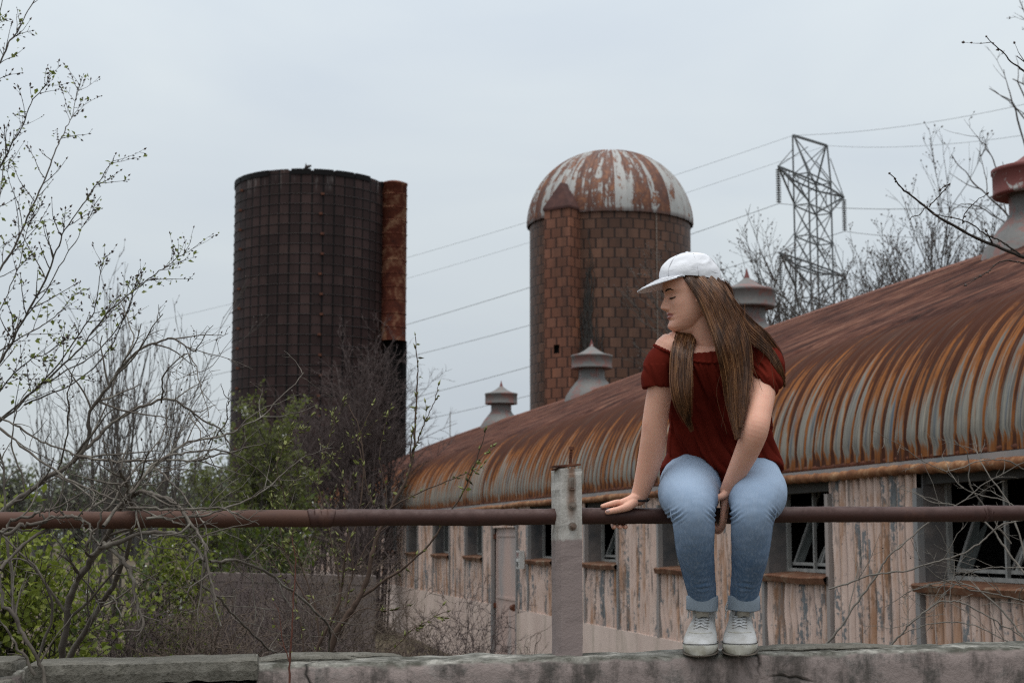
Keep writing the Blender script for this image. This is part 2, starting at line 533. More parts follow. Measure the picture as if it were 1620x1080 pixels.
# --- openings
WIN = [(11.95, 10.15), (15.35, 13.80), (18.86, 17.2), (22.35, 20.72), (25.99, 24.32), (31.6, 29.87), (35.45, 33.46), (39.37, 37.69), (43.34, 41.21), (47.2, 45.4), (51.0, 49.2), (8.4, 6.6)]
DOOR = (28.95, 26.95)
WIN.sort()
ops = sorted([(b_, a_, 'w') for a_, b_ in WIN] + [(DOOR[1], DOOR[0], 'd')])


def clad(mb, ua, ub, za, zb, ripple=0., ph=0.):
    n = max(4, int((ub - ua) / .022))
    uu = np.linspace(ua, ub, n); zz = np.linspace(za, zb, 44)
    Uq, Zq = np.meshgrid(uu, zz, indexing='ij')
    wv = ripple * (.045 * np.sin(Zq * 6.3 + ph + 2.1 * np.sin(Uq * 1.3)) + .03 * np.sin(Zq * 13 + Uq * 2.2))
    t = (Uq + wv) * 2 * math.pi / .148
    d = .020 * np.sin(t) + .005 * np.sin(2 * t + .8) + .006 * np.sin(Uq * 3.7 + ph)
    bend = ripple * .012 * np.sin(Zq * 9 + Uq * 5)
    mb.grid(B(V0 - d + bend, Uq, Zq))
    mb.uv = np.stack([Uq + wv, Zq], -1).reshape(-1, 2)


def one(fn, name, mat, sm=False):
    q_ = MB(); fn(q_); me_ = q_.mesh(name, sm)
    if q_.uv is not None: set_uv(me_, q_.uv)
    link(name, me_, mat, barn)


prev = U0
for ua, ub, t in ops + [(U1, U1, 'e')]:
    if ua - prev > .05:
        one(lambda q_: clad(q_, prev + .04, ua - .04, ZC + .02 * math.sin(prev), ZE - .19, .12, prev), 'wall_cladding', MCLAD, True)
    if t == 'e': break
    top = ZW if t == 'w' else .18
    if t == 'w':
        one(lambda q_: clad(q_, ua - .045, ub + .045, ZC + .03 * math.sin(prev * 3), ZS - .05, .30, ua), 'wall_cladding', MCLAD, True)
    else:
        one(lambda q_: clad(q_, ua - .04, ub + .04, top, ZE - .19, .1, ua), 'wall_cladding', MCLAD, True)
    for q in (ua, ub):                                    # trim boards up both sides of the opening
        s_ = -1 if q == ua else 1
        one(lambda q_: q_.obox(B(V0 - .032, q if s_ > 0 else q - .075, (ZC + .03 if t == 'w' else GZ - .1)), BX * .06, AX * .075, ZX * (ZE - .33 - (ZC + .03 if t == 'w' else GZ - .1))), 'wall_trim', MPOST)
    prev = ub
mb = MB()
# concrete plinth, split for the door
for ua, ub in ((U0, DOOR[1] - .08), (DOOR[0] + .08, U1)):
    mb.obox(B(V0 - .03, ua, GZ - .5), BX * .25, AX * (ub - ua), ZX * (ZC - GZ + .5 + .03))
mb.build('foundation', MFOUND, barn)
mb = MB()
for ua, ub in ((U0, DOOR[1] - .05), (DOOR[0] + .05, U1)):
    mb.obox(B(V0 + .045, ua, ZC - .02), BX * .03, AX * (ub - ua), ZX * (ZS - ZC - .04))
mb.build('wall_backing', MCLAD, barn)
mb = MB()
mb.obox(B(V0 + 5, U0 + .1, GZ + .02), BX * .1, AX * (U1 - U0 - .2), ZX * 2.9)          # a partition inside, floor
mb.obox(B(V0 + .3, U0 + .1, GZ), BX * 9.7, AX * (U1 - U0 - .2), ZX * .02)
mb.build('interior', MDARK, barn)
mb = MB()
mb.obox(B(2 * V2 - V0 - .1, U0, GZ - .3), BX * .1, AX * (U1 - U0), ZX * (ZE - GZ + .35))
mb.build('rear_wall', MCLAD, barn)

# --- windows
DEP = .22
for i, (ua, ub, t) in enumerate([o for o in ops if o[2] == 'w']):
    near = ub < 30
    mb = MB()
    mb.obox(B(V0 + .03, ub, ZS - .04), BX * DEP, AX * .03, ZX * (ZW - ZS + .06))        # far jamb
    mb.obox(B(V0 + .03, ua - .03, ZS - .04), BX * DEP, AX * .03, ZX * (ZW - ZS + .06))  # near jamb
    mb.obox(B(V0 + .02, ua - .02, ZW), BX * DEP, AX * (ub - ua + .04), ZX * .05)
    wdw = mb.build('window', MREV, barn)
    # sill, slightly warped
    uu = np.linspace(ua - .05, ub + .05, 12)
    wz = ZS + .005 * np.sin(uu * 5 + i) + .002 * RNG.standard_normal(12)
    prof = [(-.065, -.075), (-.085, -.02), (-.06, -.004), (DEP + .02, .02), (DEP + .02, -.075)]
    g = np.stack([B(V0 + a_, uu, wz + b_) for a_, b_ in prof + prof[:1]], 1)
    mb = MB(); mb.grid(g[:, ::-1]); mb.build('sill', MSILL, wdw)
    # steel frame at the back of the reveal
    vf = V0 + DEP
    mb = MB()
    W_ = .04
    for q in (ua, ub - W_): mb.obox(B(vf, q, ZS + .02), BX * .04, AX * W_, ZX * (ZW - ZS))
    for z in (ZS + .02, ZW - .04): mb.obox(B(vf + .002, ua + W_, z), BX * .035, AX * (ub - ua - 2 * W_), ZX * .035)
    um = ua + (ub - ua) * (.48 if i % 2 else .55)
    if near: mb.obox(B(vf + .004, um, ZS + .055), BX * .03, AX * .028, ZX * (ZW - ZS - .09))
    mb.build('frame', MFRAME, wdw)
    if i in (5,):                                           # white inner casement still glazed
        mb = MB()
        q0, q1, z0, z1 = ua + .14, um + .1, ZS + .06, ZS + .62
        for q in (q0, q1 - .05): mb.obox(B(vf - .03, q, z0), BX * .025, AX * .05, ZX * (z1 - z0))
        for z in (z0, z1 - .05): mb.obox(B(vf - .028, q0 + .05, z), BX * .02, AX * (q1 - q0 - .1), ZX * .05)
        mb.build('casement', MWHITE, wdw)
        mb = MB(); mb.obox(B(vf - .02, q0 + .05, z0 + .05), BX * .006, AX * (q1 - q0 - .1), ZX * (z1 - z0 - .1))
        mb.build('pane', MGLASS, wdw)
    elif near:                                              # a broken sash hanging tilted into the barn
        mb = MB()
        h = (ZW - ZS) * .95; lean = .38
        bt, tp = ZS + .10, ZS + .10 + h
        for q in (ua + .09, um + .03, um - .06, ub - .09):
            k = .45 if q in (um + .03,) else 0
            mb.bar(B(vf + .05, q, bt), B(vf + .05 + lean, q - k * .5, tp), .032, .02)
        mb.bar(B(vf + .05, ua + .08, bt), B(vf + .05, ub - .08, bt), .034, .03)
        mb.bar(B(vf + .05 + lean, ua + .08, tp), B(vf + .05 + lean, ub - .08, tp), .03, .02)
        mb.build('sash', MFRAME, wdw)
        mb = MB()
        a_, b_ = ub - .32, ub - .11
        p = [B(vf + .055, a_, bt + .02), B(vf + .055, b_, bt + .02), B(vf + .055 + lean * .55, b_, bt + h * .55), B(vf + .055 + lean * .32, (a_ + b_) / 2, bt + h * .32), B(vf + .055 + lean * .45, a_, bt + h * .45)]
        off = BX * .005
        mb.add(np.array(p + [q + off for q in p]), [[i_, (i_ + 1) % 5, 5 + (i_ + 1) % 5, 5 + i_] for i_ in range(5)],
               [[0, 1, 2], [0, 2, 3], [0, 3, 4], [7, 6, 5], [8, 7, 5], [9, 8, 5]])
        mb.build('pane', MGLASS, wdw)
    else:
        mb = MB(); mb.obox(B(vf + .01, ua + W_, ZS + .05), BX * .006, AX * (ub - ua - 2 * W_), ZX * (ZW - ZS - .09))
        mb.build('pane', MGLASS, wdw)

# --- door
m = M_('faded pink door paint', .75, 0, .3)
v = m.obj(); n1 = m.noise(m.mapping(v, (1, 1, .35)), 1.6, 5, .6, .4); n2 = m.noise(v, 12, 5, .7)
c = m.mix(m.ramp(n1, [(.46, 0.), (.66, 1.)]), (.47, .34, .295), (.30, .285, .28))
MDOOR = m.out(m.mix(m.ramp(n2, [(.6, 0.), (.75, .6)]), c, (.18, .16, .15)), None, m.bump(n2, .2, .004))
ua, ub = DOOR[1], DOOR[0]
mb = MB()
mb.obox(B(V0 + .06, ua, GZ + .3), BX * .05, AX * (ub - ua), ZX * (2.58 - .3))
mb.obox(B(V0 + .045, ua, -1.10), BX * .015, AX * (ub - ua), ZX * .045)
mb.obox(B(V0 + .045, ua, .02), BX * .015, AX * (ub - ua), ZX * .045)
for q in (ua + .02, ub - .14): mb.obox(B(V0 + .046, q, GZ + .3), BX * .014, AX * .12, ZX * 2.2)
door = mb.build('door', MDOOR, barn)
mb = MB()
for z in (-.02, -1.28): mb.obox(B(V0 + .0, ub - .05, z), BX * .06, AX * .16, ZX * .09)
mb.build('hinge', MFASC, door)
mb = MB(); mb.box(B(V0 - .02, ua + .07, -1.2), (.10, .10, .12)); mb.ball(B(V0 - .07, ua + .07, -1.2), .05, 6)
mb.build('latch', MFASC, door)
mb = MB()
mb.obox(B(V0 + .03, ua - .1, GZ - .2), BX * .2, AX * (ub - ua + .2), ZX * .5)
mb.build('door_step', MFOUND, barn)
# --- small metal box on the wall beside the door
mb = MB(); mb.obox(B(V0 - .12, 26.28, -.52), BX * .1, AX * .2, ZX * .30)
bx = mb.build('meter_box', MWHITE, barn)
mb = MB(); mb.obox(B(V0 - .123, 26.30, -.35), BX * .004, AX * .16, ZX * .11); mb.build('faded_plate', MVENTR, bx)
mb = MB(); mb.obox(B(V0 - .128, 26.33, -.49), BX * .010, AX * .10, ZX * .09); mb.build('meter_dial', MDARK, bx)

# --- ridge ventilators
vents = [(18.6, 1), (29.2, 0), (40.8, 0), (52.4, 0)]
for uu, red in vents:
    c = B(V2, uu, Z2)
    body = [(.80, -.5), (.70, -.14), (.58, .05), (.45, .22), (.37, .31), (.375, .33), (.345, .35), (.345, .66)]
    mb = MB(); mb.lathe(body, c, 28)
    ven = mb.build('ventilator', MVENT, barn, smooth=True)
    cap = [(.25, .66), (.50, .59), (.545, .60), (.555, .62), (.545, .64), (.545, .90), (.56, .91), (.56, .96), (.53, .97), (.38, 1.0), (.22, 1.08), (.10, 1.17), (.06, 1.20)]
    mb = MB(); mb.lathe(cap, c, 32)
    mb.build('vent_cap', MVENTR if red else MVENT, ven, smooth=True)
    mb = MB(); mb.lathe([(.06, 1.195), (.05, 1.24), (.02, 1.34), (.004, 1.41)], c, 12)
    mb.build('finial', MVENTR, ven, smooth=True)
# a thin rod on the far roof
mb = MB(); mb.tube([B(V2 - .2, 61, Z2), B(V2 - .2, 61, Z2 + 1.0)], .02, 5); mb.build('roof_rod', MFRAME, barn)
# ================================================================== GROUND
m = M_('dry weedy ground', .95, 0, .1)
v = m.obj()
n1 = m.noise(v, .35, 7, .65, .5); n2 = m.noise(v, 6., 6, .7)
c = m.mix(m.ramp(n1, [(.38, 0.), (.62, 1.)]), (.085, .062, .045), (.07, .062, .034))
c = m.mix(m.ramp(n2, [(.4, 0.), (.7, 1.)]), c, (.14, .115, .085))
MGROUND = m.out(c, None, m.bump(n2, .8, .05))


WPT = [P(-260, 1046, 4.80), P(1900, 1012, 5.46)]         # centre line of the low wall (top)
WD = (WPT[1] - WPT[0]); WD.z = 0; WD.normalize()
WN = Vector((-WD.y, WD.x, 0))                              # away from the viewer


def wall_z(t):
    """height of the wall top at distance t along WD from WPT[0], relative to the eye"""
    return -.397 + .0125 * t


def wpos(px):
    """distance along the wall centre line seen at photo column px"""
    r = ray(px, 1030)
    # solve (WPT0 + t WD) x r = 0 in plan
    a = WPT[0]
    return (a.y * r.x - a.x * r.y) / (WD.x * r.y - WD.y * r.x)


def ground_z(x, y):
    side = (Vector((x, y, 0)) - WPT[0]).dot(WN)
    t = min(1, max(0, (side + .05) / .12))
    far = 0.
    if y > 60: far = min(1, (y - 60) / 500) * 2.0
    near = .85
    z = near * (1 - t) + far * t
    return z + .06 * mnoise.noise((x * .35, y * .35, 0)) * (1 if y > 6 else .5)


xs = np.concatenate([-np.geomspace(700, 7, 40), np.linspace(-6.5, 6.5, 40), np.geomspace(7, 700, 40)])
ys = np.concatenate([[-60, -30, -12, -5, 0, 2, 3.5], np.linspace(4.2, 6.2, 60), np.geomspace(6.6, 900, 90)])
mb = MB()
mb.grid(np.array([[(x, y, ground_z(x, y)) for y in ys] for x in xs]))
g = mb.build('ground', MGROUND, smooth=True)
tag(g, 'dry weedy farmyard ground', 'ground', None, 'structure')

# ================================================================== LOW WALL
m = M_('mauve painted concrete', .9, 0, .2)
v = m.obj()
z = m.sep(v)[2]
n1 = m.noise(v, 1.4, 7, .7, .4); n2 = m.noise(v, 7., 7, .75, .3); n3 = m.noise(v, 45., 4, .7); ns = m.noise(m.mapping(v, (1, 1, .25)), 6., 6, .7)
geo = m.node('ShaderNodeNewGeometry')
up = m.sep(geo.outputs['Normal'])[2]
c = m.mix(n1, (.225, .180, .168), (.315, .258, .238))
c = m.mix(m.ramp(n2, [(.5, 0.), (.62, .8)]), c, (.24, .215, .20))
dark = m.math('ADD', m.math('MULTIPLY', ns, .6), m.math('MULTIPLY', n2, .4))
c = m.mix(m.ramp(dark, [(.465, 0.), (.54, .7), (.63, .95)]), c, (.04, .037, .032))
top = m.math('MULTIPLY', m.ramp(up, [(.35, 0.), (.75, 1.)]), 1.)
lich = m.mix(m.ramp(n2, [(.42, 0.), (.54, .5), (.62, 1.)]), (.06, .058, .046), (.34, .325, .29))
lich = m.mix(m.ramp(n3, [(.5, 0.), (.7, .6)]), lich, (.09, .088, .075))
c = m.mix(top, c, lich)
vor = m.node('ShaderNodeTexVoronoi', {'feature': 'DISTANCE_TO_EDGE'}, Vector=m.mix(.12, v, m.noise(v, 3., 4, .6, out=1)), Scale=1.15).outputs[0]
crack = m.math('MULTIPLY', m.ramp(vor, [(.0, 1.), (.006, 0.)]), m.ramp(m.noise(v, 2.2, 3, .5), [(.56, 0.), (.62, 1.)]))
c = m.mix(crack, c, (.03, .027, .024))
h = m.math('ADD', m.math('MULTIPLY', n2, .6), m.math('MULTIPLY', n3, .4))
MWALL = m.out(c, None, m.bump(m.math('SUBTRACT', h, m.math('MULTIPLY', crack, .8)), .8, .012))

m = M_('weathered grey cap concrete', .95, 0, .15)
v = m.obj(); n1 = m.noise(v, 3.5, 7, .72, .4); n3 = m.noise(v, 60., 4, .7); n2 = m.noise(v, 12, 6, .7)
c = m.mix(n1, (.09, .083, .068), (.185, .172, .145))
c = m.mix(m.ramp(n2, [(.48, 0.), (.62, .8)]), c, (.20, .187, .16))
c = m.mix(m.ramp(n3, [(.52, 0.), (.64, .7)]), c, (.06, .057, .046))
c = m.mix(m.ramp(n1, [(.60, 0.), (.70, .4)]), c, (.10, .10, .055))
MCAP = m.out(c, None, m.bump(m.math('ADD', n3, n2), .9, .010))

wall = thing('parapet_wall', 'low mauve concrete wall with flaking stained face and worn pale top', 'wall', WPT[0] + WD * 2.4 + Vector((0, 0, .85 - WPT[0].z)))
LW = (WPT[1] - WPT[0]).length


def wprofile(t, i):
    """cross-section of the wall at t: list of (offset along WN, z)"""
    zt = wall_z(t)
    e = lambda k, s=9.: mnoise.noise((t * s, k * 3.3, 1.7))
    f = -.125
    drop = .05 if wpos(45) < t < wpos(408) else 0           # under the broken cap
    zt -= drop
    chip = max(0, mnoise.noise((t * 5.1, 3, 9))) * .035 + max(0, mnoise.noise((t * 17, 5, 2))) * .015
    return [(.125, -1.6), (.125 + .006 * e(7), zt - .02), (.11 + .01 * e(6), zt - .004 + .012 * e(5)), (.04, zt + .004 * e(1, 20) + .006 * e(12, 7)),
            (-.03, zt - .002 + .005 * e(2, 22)), (f + .022 + .012 * e(4, 24) + chip, zt - .003 + .006 * e(3, 31)), (f + .007 + .006 * e(8, 37) + chip * .7, zt - .006 + .004 * e(13, 40) - chip * .15), (f + .001 + .003 * e(9, 41), zt - .016 + .006 * e(14, 44) - chip),
            (f + .002 * e(11, 12), zt - .045 - chip), (f + .003 * e(10, 6), zt - .16), (f, zt - .45), (f, -1.65)]


ts = np.linspace(0, LW, 900)
G = []
for i, t in enumerate(ts):
    p0 = WPT[0] + WD * t
    G.append([(p0.x + WN.x * o, p0.y + WN.y * o, E + z_) for o, z_ in wprofile(t, i)])
mb = MB(); mb.grid(np.array(G)[:, ::-1])
mb.build('wall_body', MWALL, wall, smooth=True)


def slab(t0, t1, th, o0, o1, zoff, seed, n=160, tilt=0., name='cap_slab', mat=None, taper=.12):
    """broken slab of capping laid along the wall"""
    mb = MB(); G = []
    for i, t in enumerate(np.linspace(t0, t1, n)):
        p0 = WPT[0] + WD * t
        q = (t - t0) / (t1 - t0)
        e = lambda k, s=8.: mnoise.noise((t * s, k * 5.1 + seed, seed))
        end = min(1., min(q, 1 - q) / taper)
        end = end ** .5
        zt = wall_z(t) + zoff + tilt * (q - .5)
        bot = zt - .004 + .010 * e(15, 3) * (th > .04)
        tp = zt + th * end * (.96 + .07 * e(1, 5)) + .003 * e(2, 25)
        fo = o0 + .012 * e(3, 4) + .007 * e(4, 16) + (1 - end) * .05
        bo = o1 + .02 * e(5, 6) - (1 - end) * .04
        mid = (tp + bot) / 2
        ring = [(bo, bot), (bo, tp - .006), (bo - .008, tp), ((bo + fo) / 2, tp + .003 * e(6, 22)), (fo + .020, tp - .001 + .003 * e(8, 38)), (fo + .005 + .004 * e(9, 40), tp - .004 + .002 * e(13, 45)), (fo + .002 * e(12, 30), mid + .006 * e(11, 20)), (fo + .004 + .006 * e(7, 34), bot + .007 * e(10, 22)), (fo + .03, bot)]
        G.append([(p0.x + WN.x * o, p0.y + WN.y * o, E + z_) for o, z_ in ring])
    G = np.array(G)
    G = np.concatenate([G, G[:, :1]], 1)
    # close ends
    G[0] = G[0].mean(0); G[-1] = G[-1].mean(0)
    mb.grid(G[:, ::-1])
    return mb.build(name, mat or MCAP, wall, smooth=False)


slab(wpos(50), wpos(412), .056, -.135, .13, -.038, 3, 320, taper=.012)
slab(wpos(-230), wpos(40), .040, -.12, .12, -.01, 8, 50, taper=.04)
slab(wpos(-230), wpos(44), .022, -.15, -.02, -.045, 28, 40, taper=.05)
slab(wpos(402), wpos(580), .020, -.02, .13, -.002, 13, 50, taper=.35, name='spalled_flake')
slab(wpos(470), wpos(640), .012, .02, .12, .004, 17, 40, taper=.4, name='spalled_flake')
slab(wpos(1180), wpos(1420), .010, -.06, .1, .0, 21, 40, taper=.3, name='spalled_flake')

# ================================================================== POST and PIPE
m = M_('post concrete, mauve below and bare above', .9, 0, .2)
v = m.obj(); z = m.sep(v)[2]
n1 = m.noise(v, 14., 6, .7, .3); n2 = m.noise(m.mapping(v, (1, 1, .3)), 40., 5, .7); n3 = m.noise(v, 120., 3, .7)
c = m.mix(n1, (.225, .175, .165), (.28, .225, .21))
bare = m.mix(m.ramp(n2, [(.35, 0.), (.65, 1.)]), (.33, .305, .275), (.50, .475, .44))
bare = m.mix(m.ramp(n1, [(.56, 0.), (.68, .9)]), bare, (.16, .155, .14))
t = m.math('ADD', z, m.math('MULTIPLY', m.math('SUBTRACT', n1, .5), .05))
c = m.mix(m.ramp(m.math('MULTIPLY', t, 1.), [(.365, 0.), (.372, 1.)]), c, bare)
x_ = m.sep(v)[0]
rs = m.math('MULTIPLY', m.ramp(m.math('ABSOLUTE', m.math('ADD', x_, m.math('MULTIPLY', m.math('SUBTRACT', n2, .5), .03))), [(.004, 1.), (.017, 0.)]), m.ramp(z, [(.42, 0.), (.47, .75)]))
c = m.mix(rs, c, (.17, .075, .035))
MCOL = m.out(c, None, m.bump(m.math('ADD', n1, n3), .5, .004))
MRUST = rust_mat('dark rust iron', (.03, .013, .01), (.095, .034, .02), (.18, .075, .04), 14.)
MBOLT = simple_mat('grey rusted bolt', (.26, .24, .21), (.13, .07, .045), 30., .7, .3, .3, 90., .002)

YP = 5.10
pb = P(905, 1026, YP)
ZT = E + wall_z((pb - WPT[0]).dot(WD)) - .006
pbase = Vector((pb.x, pb.y, ZT))
htop = (850 - 742) / F * YP + E - ZT
post = thing('concrete_post', 'square concrete post on the low wall, bare grey at the top with bolts, mauve below', 'post', pbase)
hw, dp = .0345, .105
ch = .012
mb = MB()
rows = []
zs = np.concatenate([np.linspace(-.01, htop - .02, 26), [htop - .006, htop]])
for i, zz in enumerate(zs):
    sh = 1 - (.03 if i == len(zs) - 1 else 0)
    pts = []
    for x, y in ((-hw - ch, .03), (-hw, -ch * .2), (hw, 0), (hw + .002, ch), (hw + .002, dp), (-hw - ch, dp)):
        w1 = .0022 * mnoise.noise((x * 40, zz * 22, y * 40)) + (.004 * mnoise.noise((x * 30, zz * 40, 5)) if i > 22 else 0)
        p_ = pbase + WD * (x * sh + w1) + WN * (y * sh + w1) + Vector((0, 0, zz + (.004 * mnoise.noise((x * 90, y * 90, 3)) if i > 24 else 0)))
        pts.append(tuple(p_))
    rows.append(pts + pts[:1])
G = np.array(rows); mb.grid(G)
n = 6
mb.add(G[-1, :-1], None, [[0, i + 1, i] for i in range(1, n - 1)][::-1])
tp = mb
shaft = mb.build('shaft', MCOL, post)
for py in (800, 832):
    mb = MB(); q = P(907, py, YP)
    c_ = Vector((pbase.x, pbase.y, q.z)) + WD * .003
    mb.tube([c_ + WN * .002, c_ - WN * .004], .0135, 14)
    mb.tube([c_ - WN * .0041, c_ - WN * .013], .0085, 6)
    mb.tube([c_ - WN * .013, c_ - WN * .019], .0045, 8)
    mb.build('bolt', MBOLT, post)
mb = MB()
q = P(907, 764, YP); c_ = Vector((pbase.x, pbase.y, q.z)) + WD * .002 - WN * .006
for s_ in (-1, 1): mb.box(c_ + WD * .0075 * s_, (.0045, .012, .034))
mb.box(c_ + Vector((0, 0, -.0190)), (.0195, .012, .0045)); mb.box(c_ + Vector((0, .003, .002)), (.0105, .005, .034))
mb.build('slotted_bracket', MBOLT, post)
mb = MB()
topc = pbase + Vector((0, 0, htop)) + WN * .04
R = Matrix.Rotation(math.radians(-5), 3, 'Y') @ Matrix.Rotation(math.radians(20), 3, 'Z')
mb.box(topc + Vector((-.012, -.01, .010)), (.088, .055, .006), R)
mb.box(topc + Vector((-.028, -.02, .003)), (.06, .03, .005), Matrix.Rotation(math.radians(-14), 3, 'Y'))
mb.build('rusty_plate', MRUST, post)
mb = MB()
q = topc + Vector((.004, -.005, .01))
mb.tube([q, q + Vector((.004, 0, .055))], .0048, 8)
mb.tube([q + Vector((.004, 0, .052)), q + Vector((.0045, 0, .062))], .0095, 6)
for k_ in range(6): mb.tube([q + Vector((.0005 * k_, 0, .012 + .006 * k_)), q + Vector((.0005 * k_, 0, .0145 + .006 * k_))], .0058, 8)
mb.build('threaded_bolt', MRUST, post)

m = M_('brown rusted pipe', .6, .1, .4)
v = m.obj()
n1 = m.noise(m.mapping(v, (.3, 1, 1)), 6., 6, .65, .3); n2 = m.noise(v, 30., 5, .7); n3 = m.noise(v, 140., 3, .7)
c = m.mix(n1, (.034, .0135, .011), (.068, .026, .019))
c = m.mix(m.ramp(n2, [(.5, 0.), (.72, .7)]), c, (.035, .016, .013))
c = m.mix(m.ramp(m.noise(v, 3., 5, .6), [(.56, 0.), (.7, .6)]), c, (.17, .075, .04))
MPIPE = m.out(c, m.mapr(n2, .3, .7, .45, .75), m.bump(n3, .35, .002))
m = M_('orange brown rusted pipe', .7, .1, .4)
v = m.obj()
n1 = m.noise(m.mapping(v, (.3, 1, 1)), 5., 6, .65, .3); n2 = m.noise(v, 24., 5, .7); n3 = m.noise(v, 140., 3, .7)
c = m.mix(n1, (.055, .022, .015), (.10, .043, .024))
c = m.mix(m.ramp(n2, [(.5, 0.), (.72, .8)]), c, (.055, .024, .017))
MPIPE2 = m.out(c, None, m.bump(n3, .35, .002))
pipe = thing('guard_rail_pipe', 'long brown rusted pipe running through the post as a rail', 'rail', P(905, 817, 5.17))
PA, PB_ = P(-120, 823.8, 4.86), P(1760, 810.5, 5.42)
PDIR = (PB_ - PA).normalized()


def pipe_at(px):
    r = ray(px, 815); a = PA
    t = (a.y * r.x - a.x * r.y) / (PDIR.x * r.y - PDIR.y * r.x)
    return a + PDIR * t


def run(a, b, r, mat, name, n=80):
    t = np.linspace(0, 1, n)
    pts = np.array([tuple(a + (b - a) * q) for q in t])
    pts[:, 2] += .0012 * np.sin(t * 23)
    rad = r + .0006 * np.sin(t * 41) + .0004 * RNG.standard_normal(n)
    mb = MB(); mb.tube(pts, rad, 20); return mb.build(name, mat, pipe, smooth=True)


PR = .0262
run(PA, pipe_at(492), .0268, MPIPE2, 'pipe_length')
run(pipe_at(491), PB_, PR, MPIPE, 'pipe_length', 160)
run(pipe_at(489), pipe_at(528), .0285, MPIPE, 'coupling', 20)
run(pipe_at(1555), pipe_at(1566), .0275, MPIPE, 'coupling', 12)

# ================================================================== SILOS
def silo_frame(pxc, u, py=700):
    r = ray(pxc, 850); vv = (r.x * BX[0] + r.y * BX[1]) / (r.x * AX[0] + r.y * AX[1])
    return vv * u


def tile_mat(name, cols, rowh, tilew, seed, patch=None):
    m = M_(name, .7, 0, .12)
    uvs = m.sep(m.uv())
    row = m.math('FLOOR', m.math('DIVIDE', uvs[1], rowh))
    off = m.math('MULTIPLY', m.math('FRACT', m.math('MULTIPLY', row, .5)), patch or 0.)
    colu = m.math('FLOOR', m.math('ADD', m.math('DIVIDE', uvs[0], tilew), off))
    wn = m.node('ShaderNodeTexWhiteNoise', {'noise_dimensions': '3D'}, Vector=m.node('ShaderNodeCombineXYZ', X=colu, Y=row, Z=seed).outputs[0]).outputs[0]
    n1 = m.noise(m.mapping(m.uv(), (1, .1, 1)), 1.1, 6, .65, .2); n2 = m.noise(m.uv(), 9., 5, .7)
    n4 = m.noise(m.uv(), .35, 4, .6)
    c = m.ramp(m.math('ADD', m.math('MULTIPLY', wn, .42), m.math('MULTIPLY', n4, .58)), [(.1, cols[0]), (.45, cols[1]), (.62, cols[2]), (.85, cols[3])])
    c = m.mix(m.ramp(n1, [(.45, 0.), (.68, .8)]), c, cols[4])
    c = m.mix(m.ramp(n2, [(.55, 0.), (.75, .5)]), c, cols[4])
    fx = m.math('FRACT', m.math('ADD', m.math('DIVIDE', uvs[0], tilew), off)); fy = m.math('FRACT', m.math('DIVIDE', uvs[1], rowh))
    ex = m.math('MINIMUM', fx, m.math('SUBTRACT', 1., fx)); ey = m.math('MINIMUM', fy, m.math('SUBTRACT', 1., fy))
    j = m.math('MAXIMUM', m.ramp(ex, [(.06, 1.), (.09, 0.)]), m.ramp(ey, [(.03, 1.), (.06, 0.)]))
    return m, c, j, n1, n2, uvs, wn


# dark silo without a roof
S1U = 73.; s1v = silo_frame(483.5, S1U)
c1 = B(s1v, S1U, GZ)
px_m = F / c1[1]
R1 = 121.5 / px_m * .992
H1 = (850 - 288) / F * c1[1] - GZ
TW = 2 * math.pi * R1 / 44
RH = .452
m, c, j, n1, n2, uvs, wn = tile_mat('dark silo tiles', [(.024, .0135, .0125), (.034, .020, .0185), (.045, .026, .024), (.066, .040, .035), (.016, .010, .0095)], RH, TW, 1.)
hgt = m.mapr(uvs[1], H1 - 1.2, H1, 0., 1.)
wash = m.math('MULTIPLY', m.ramp(m.noise(m.mapping(m.uv(), (1, .12, 1)), 3.4, 4, .7), [(.56, 0.), (.66, 1.)]), m.ramp(hgt, [(.15, 0.), (.9, .8)]))
c = m.mix(wash, c, (.21, .19, .18))
MT1 = m.out(m.mix(j, c, (.006, .005, .005)), .6, m.bump(m.math('SUBTRACT', m.math('MULTIPLY', n2, .3), j), .6, .03))
sil = thing('silo', 'tall dark roofless silo of glazed tiles with a rusty chute up its side', 'silo', c1)


def drum(c, R, H, k=88, top_notch=False, bottom=-.3):
    a = np.linspace(0, 2 * math.pi, k + 1)
    zz = np.linspace(bottom, H, 10)
    A, Z = np.meshgrid(a, zz, indexing='ij')
    if top_notch:
        tl = np.floor(A / (2 * math.pi) * 22 + .001).astype(int)
        hh = np.random.default_rng(5).random(60) * .16 - .12
        Z = Z + (Z > H - .01) * hh[tl % 22]
    V = np.stack([c[0] + R * np.cos(A), c[1] + R * np.sin(A), c[2] + Z], -1)
    return V, np.stack([A * R, Z], -1).reshape(-1, 2)


k = 176
V, uvq = drum(c1, R1, H1, k, True)
Vi, uvi = drum(c1, R1 - .2, H1 - .02, k, True)
mb = MB(); mb.grid(V); mb.grid(Vi[:, ::-1])
rim = np.stack([V[:, -1], Vi[:, -1]], 1); mb.grid(rim)
me = mb.mesh('tile_wall', False)
set_uv(me, np.concatenate([uvq, uvi.reshape(k + 1, -1, 2)[:, ::-1].reshape(-1, 2), np.zeros((2 * (k + 1), 2))]))
tw = link('tile_wall', me, MT1, sil)
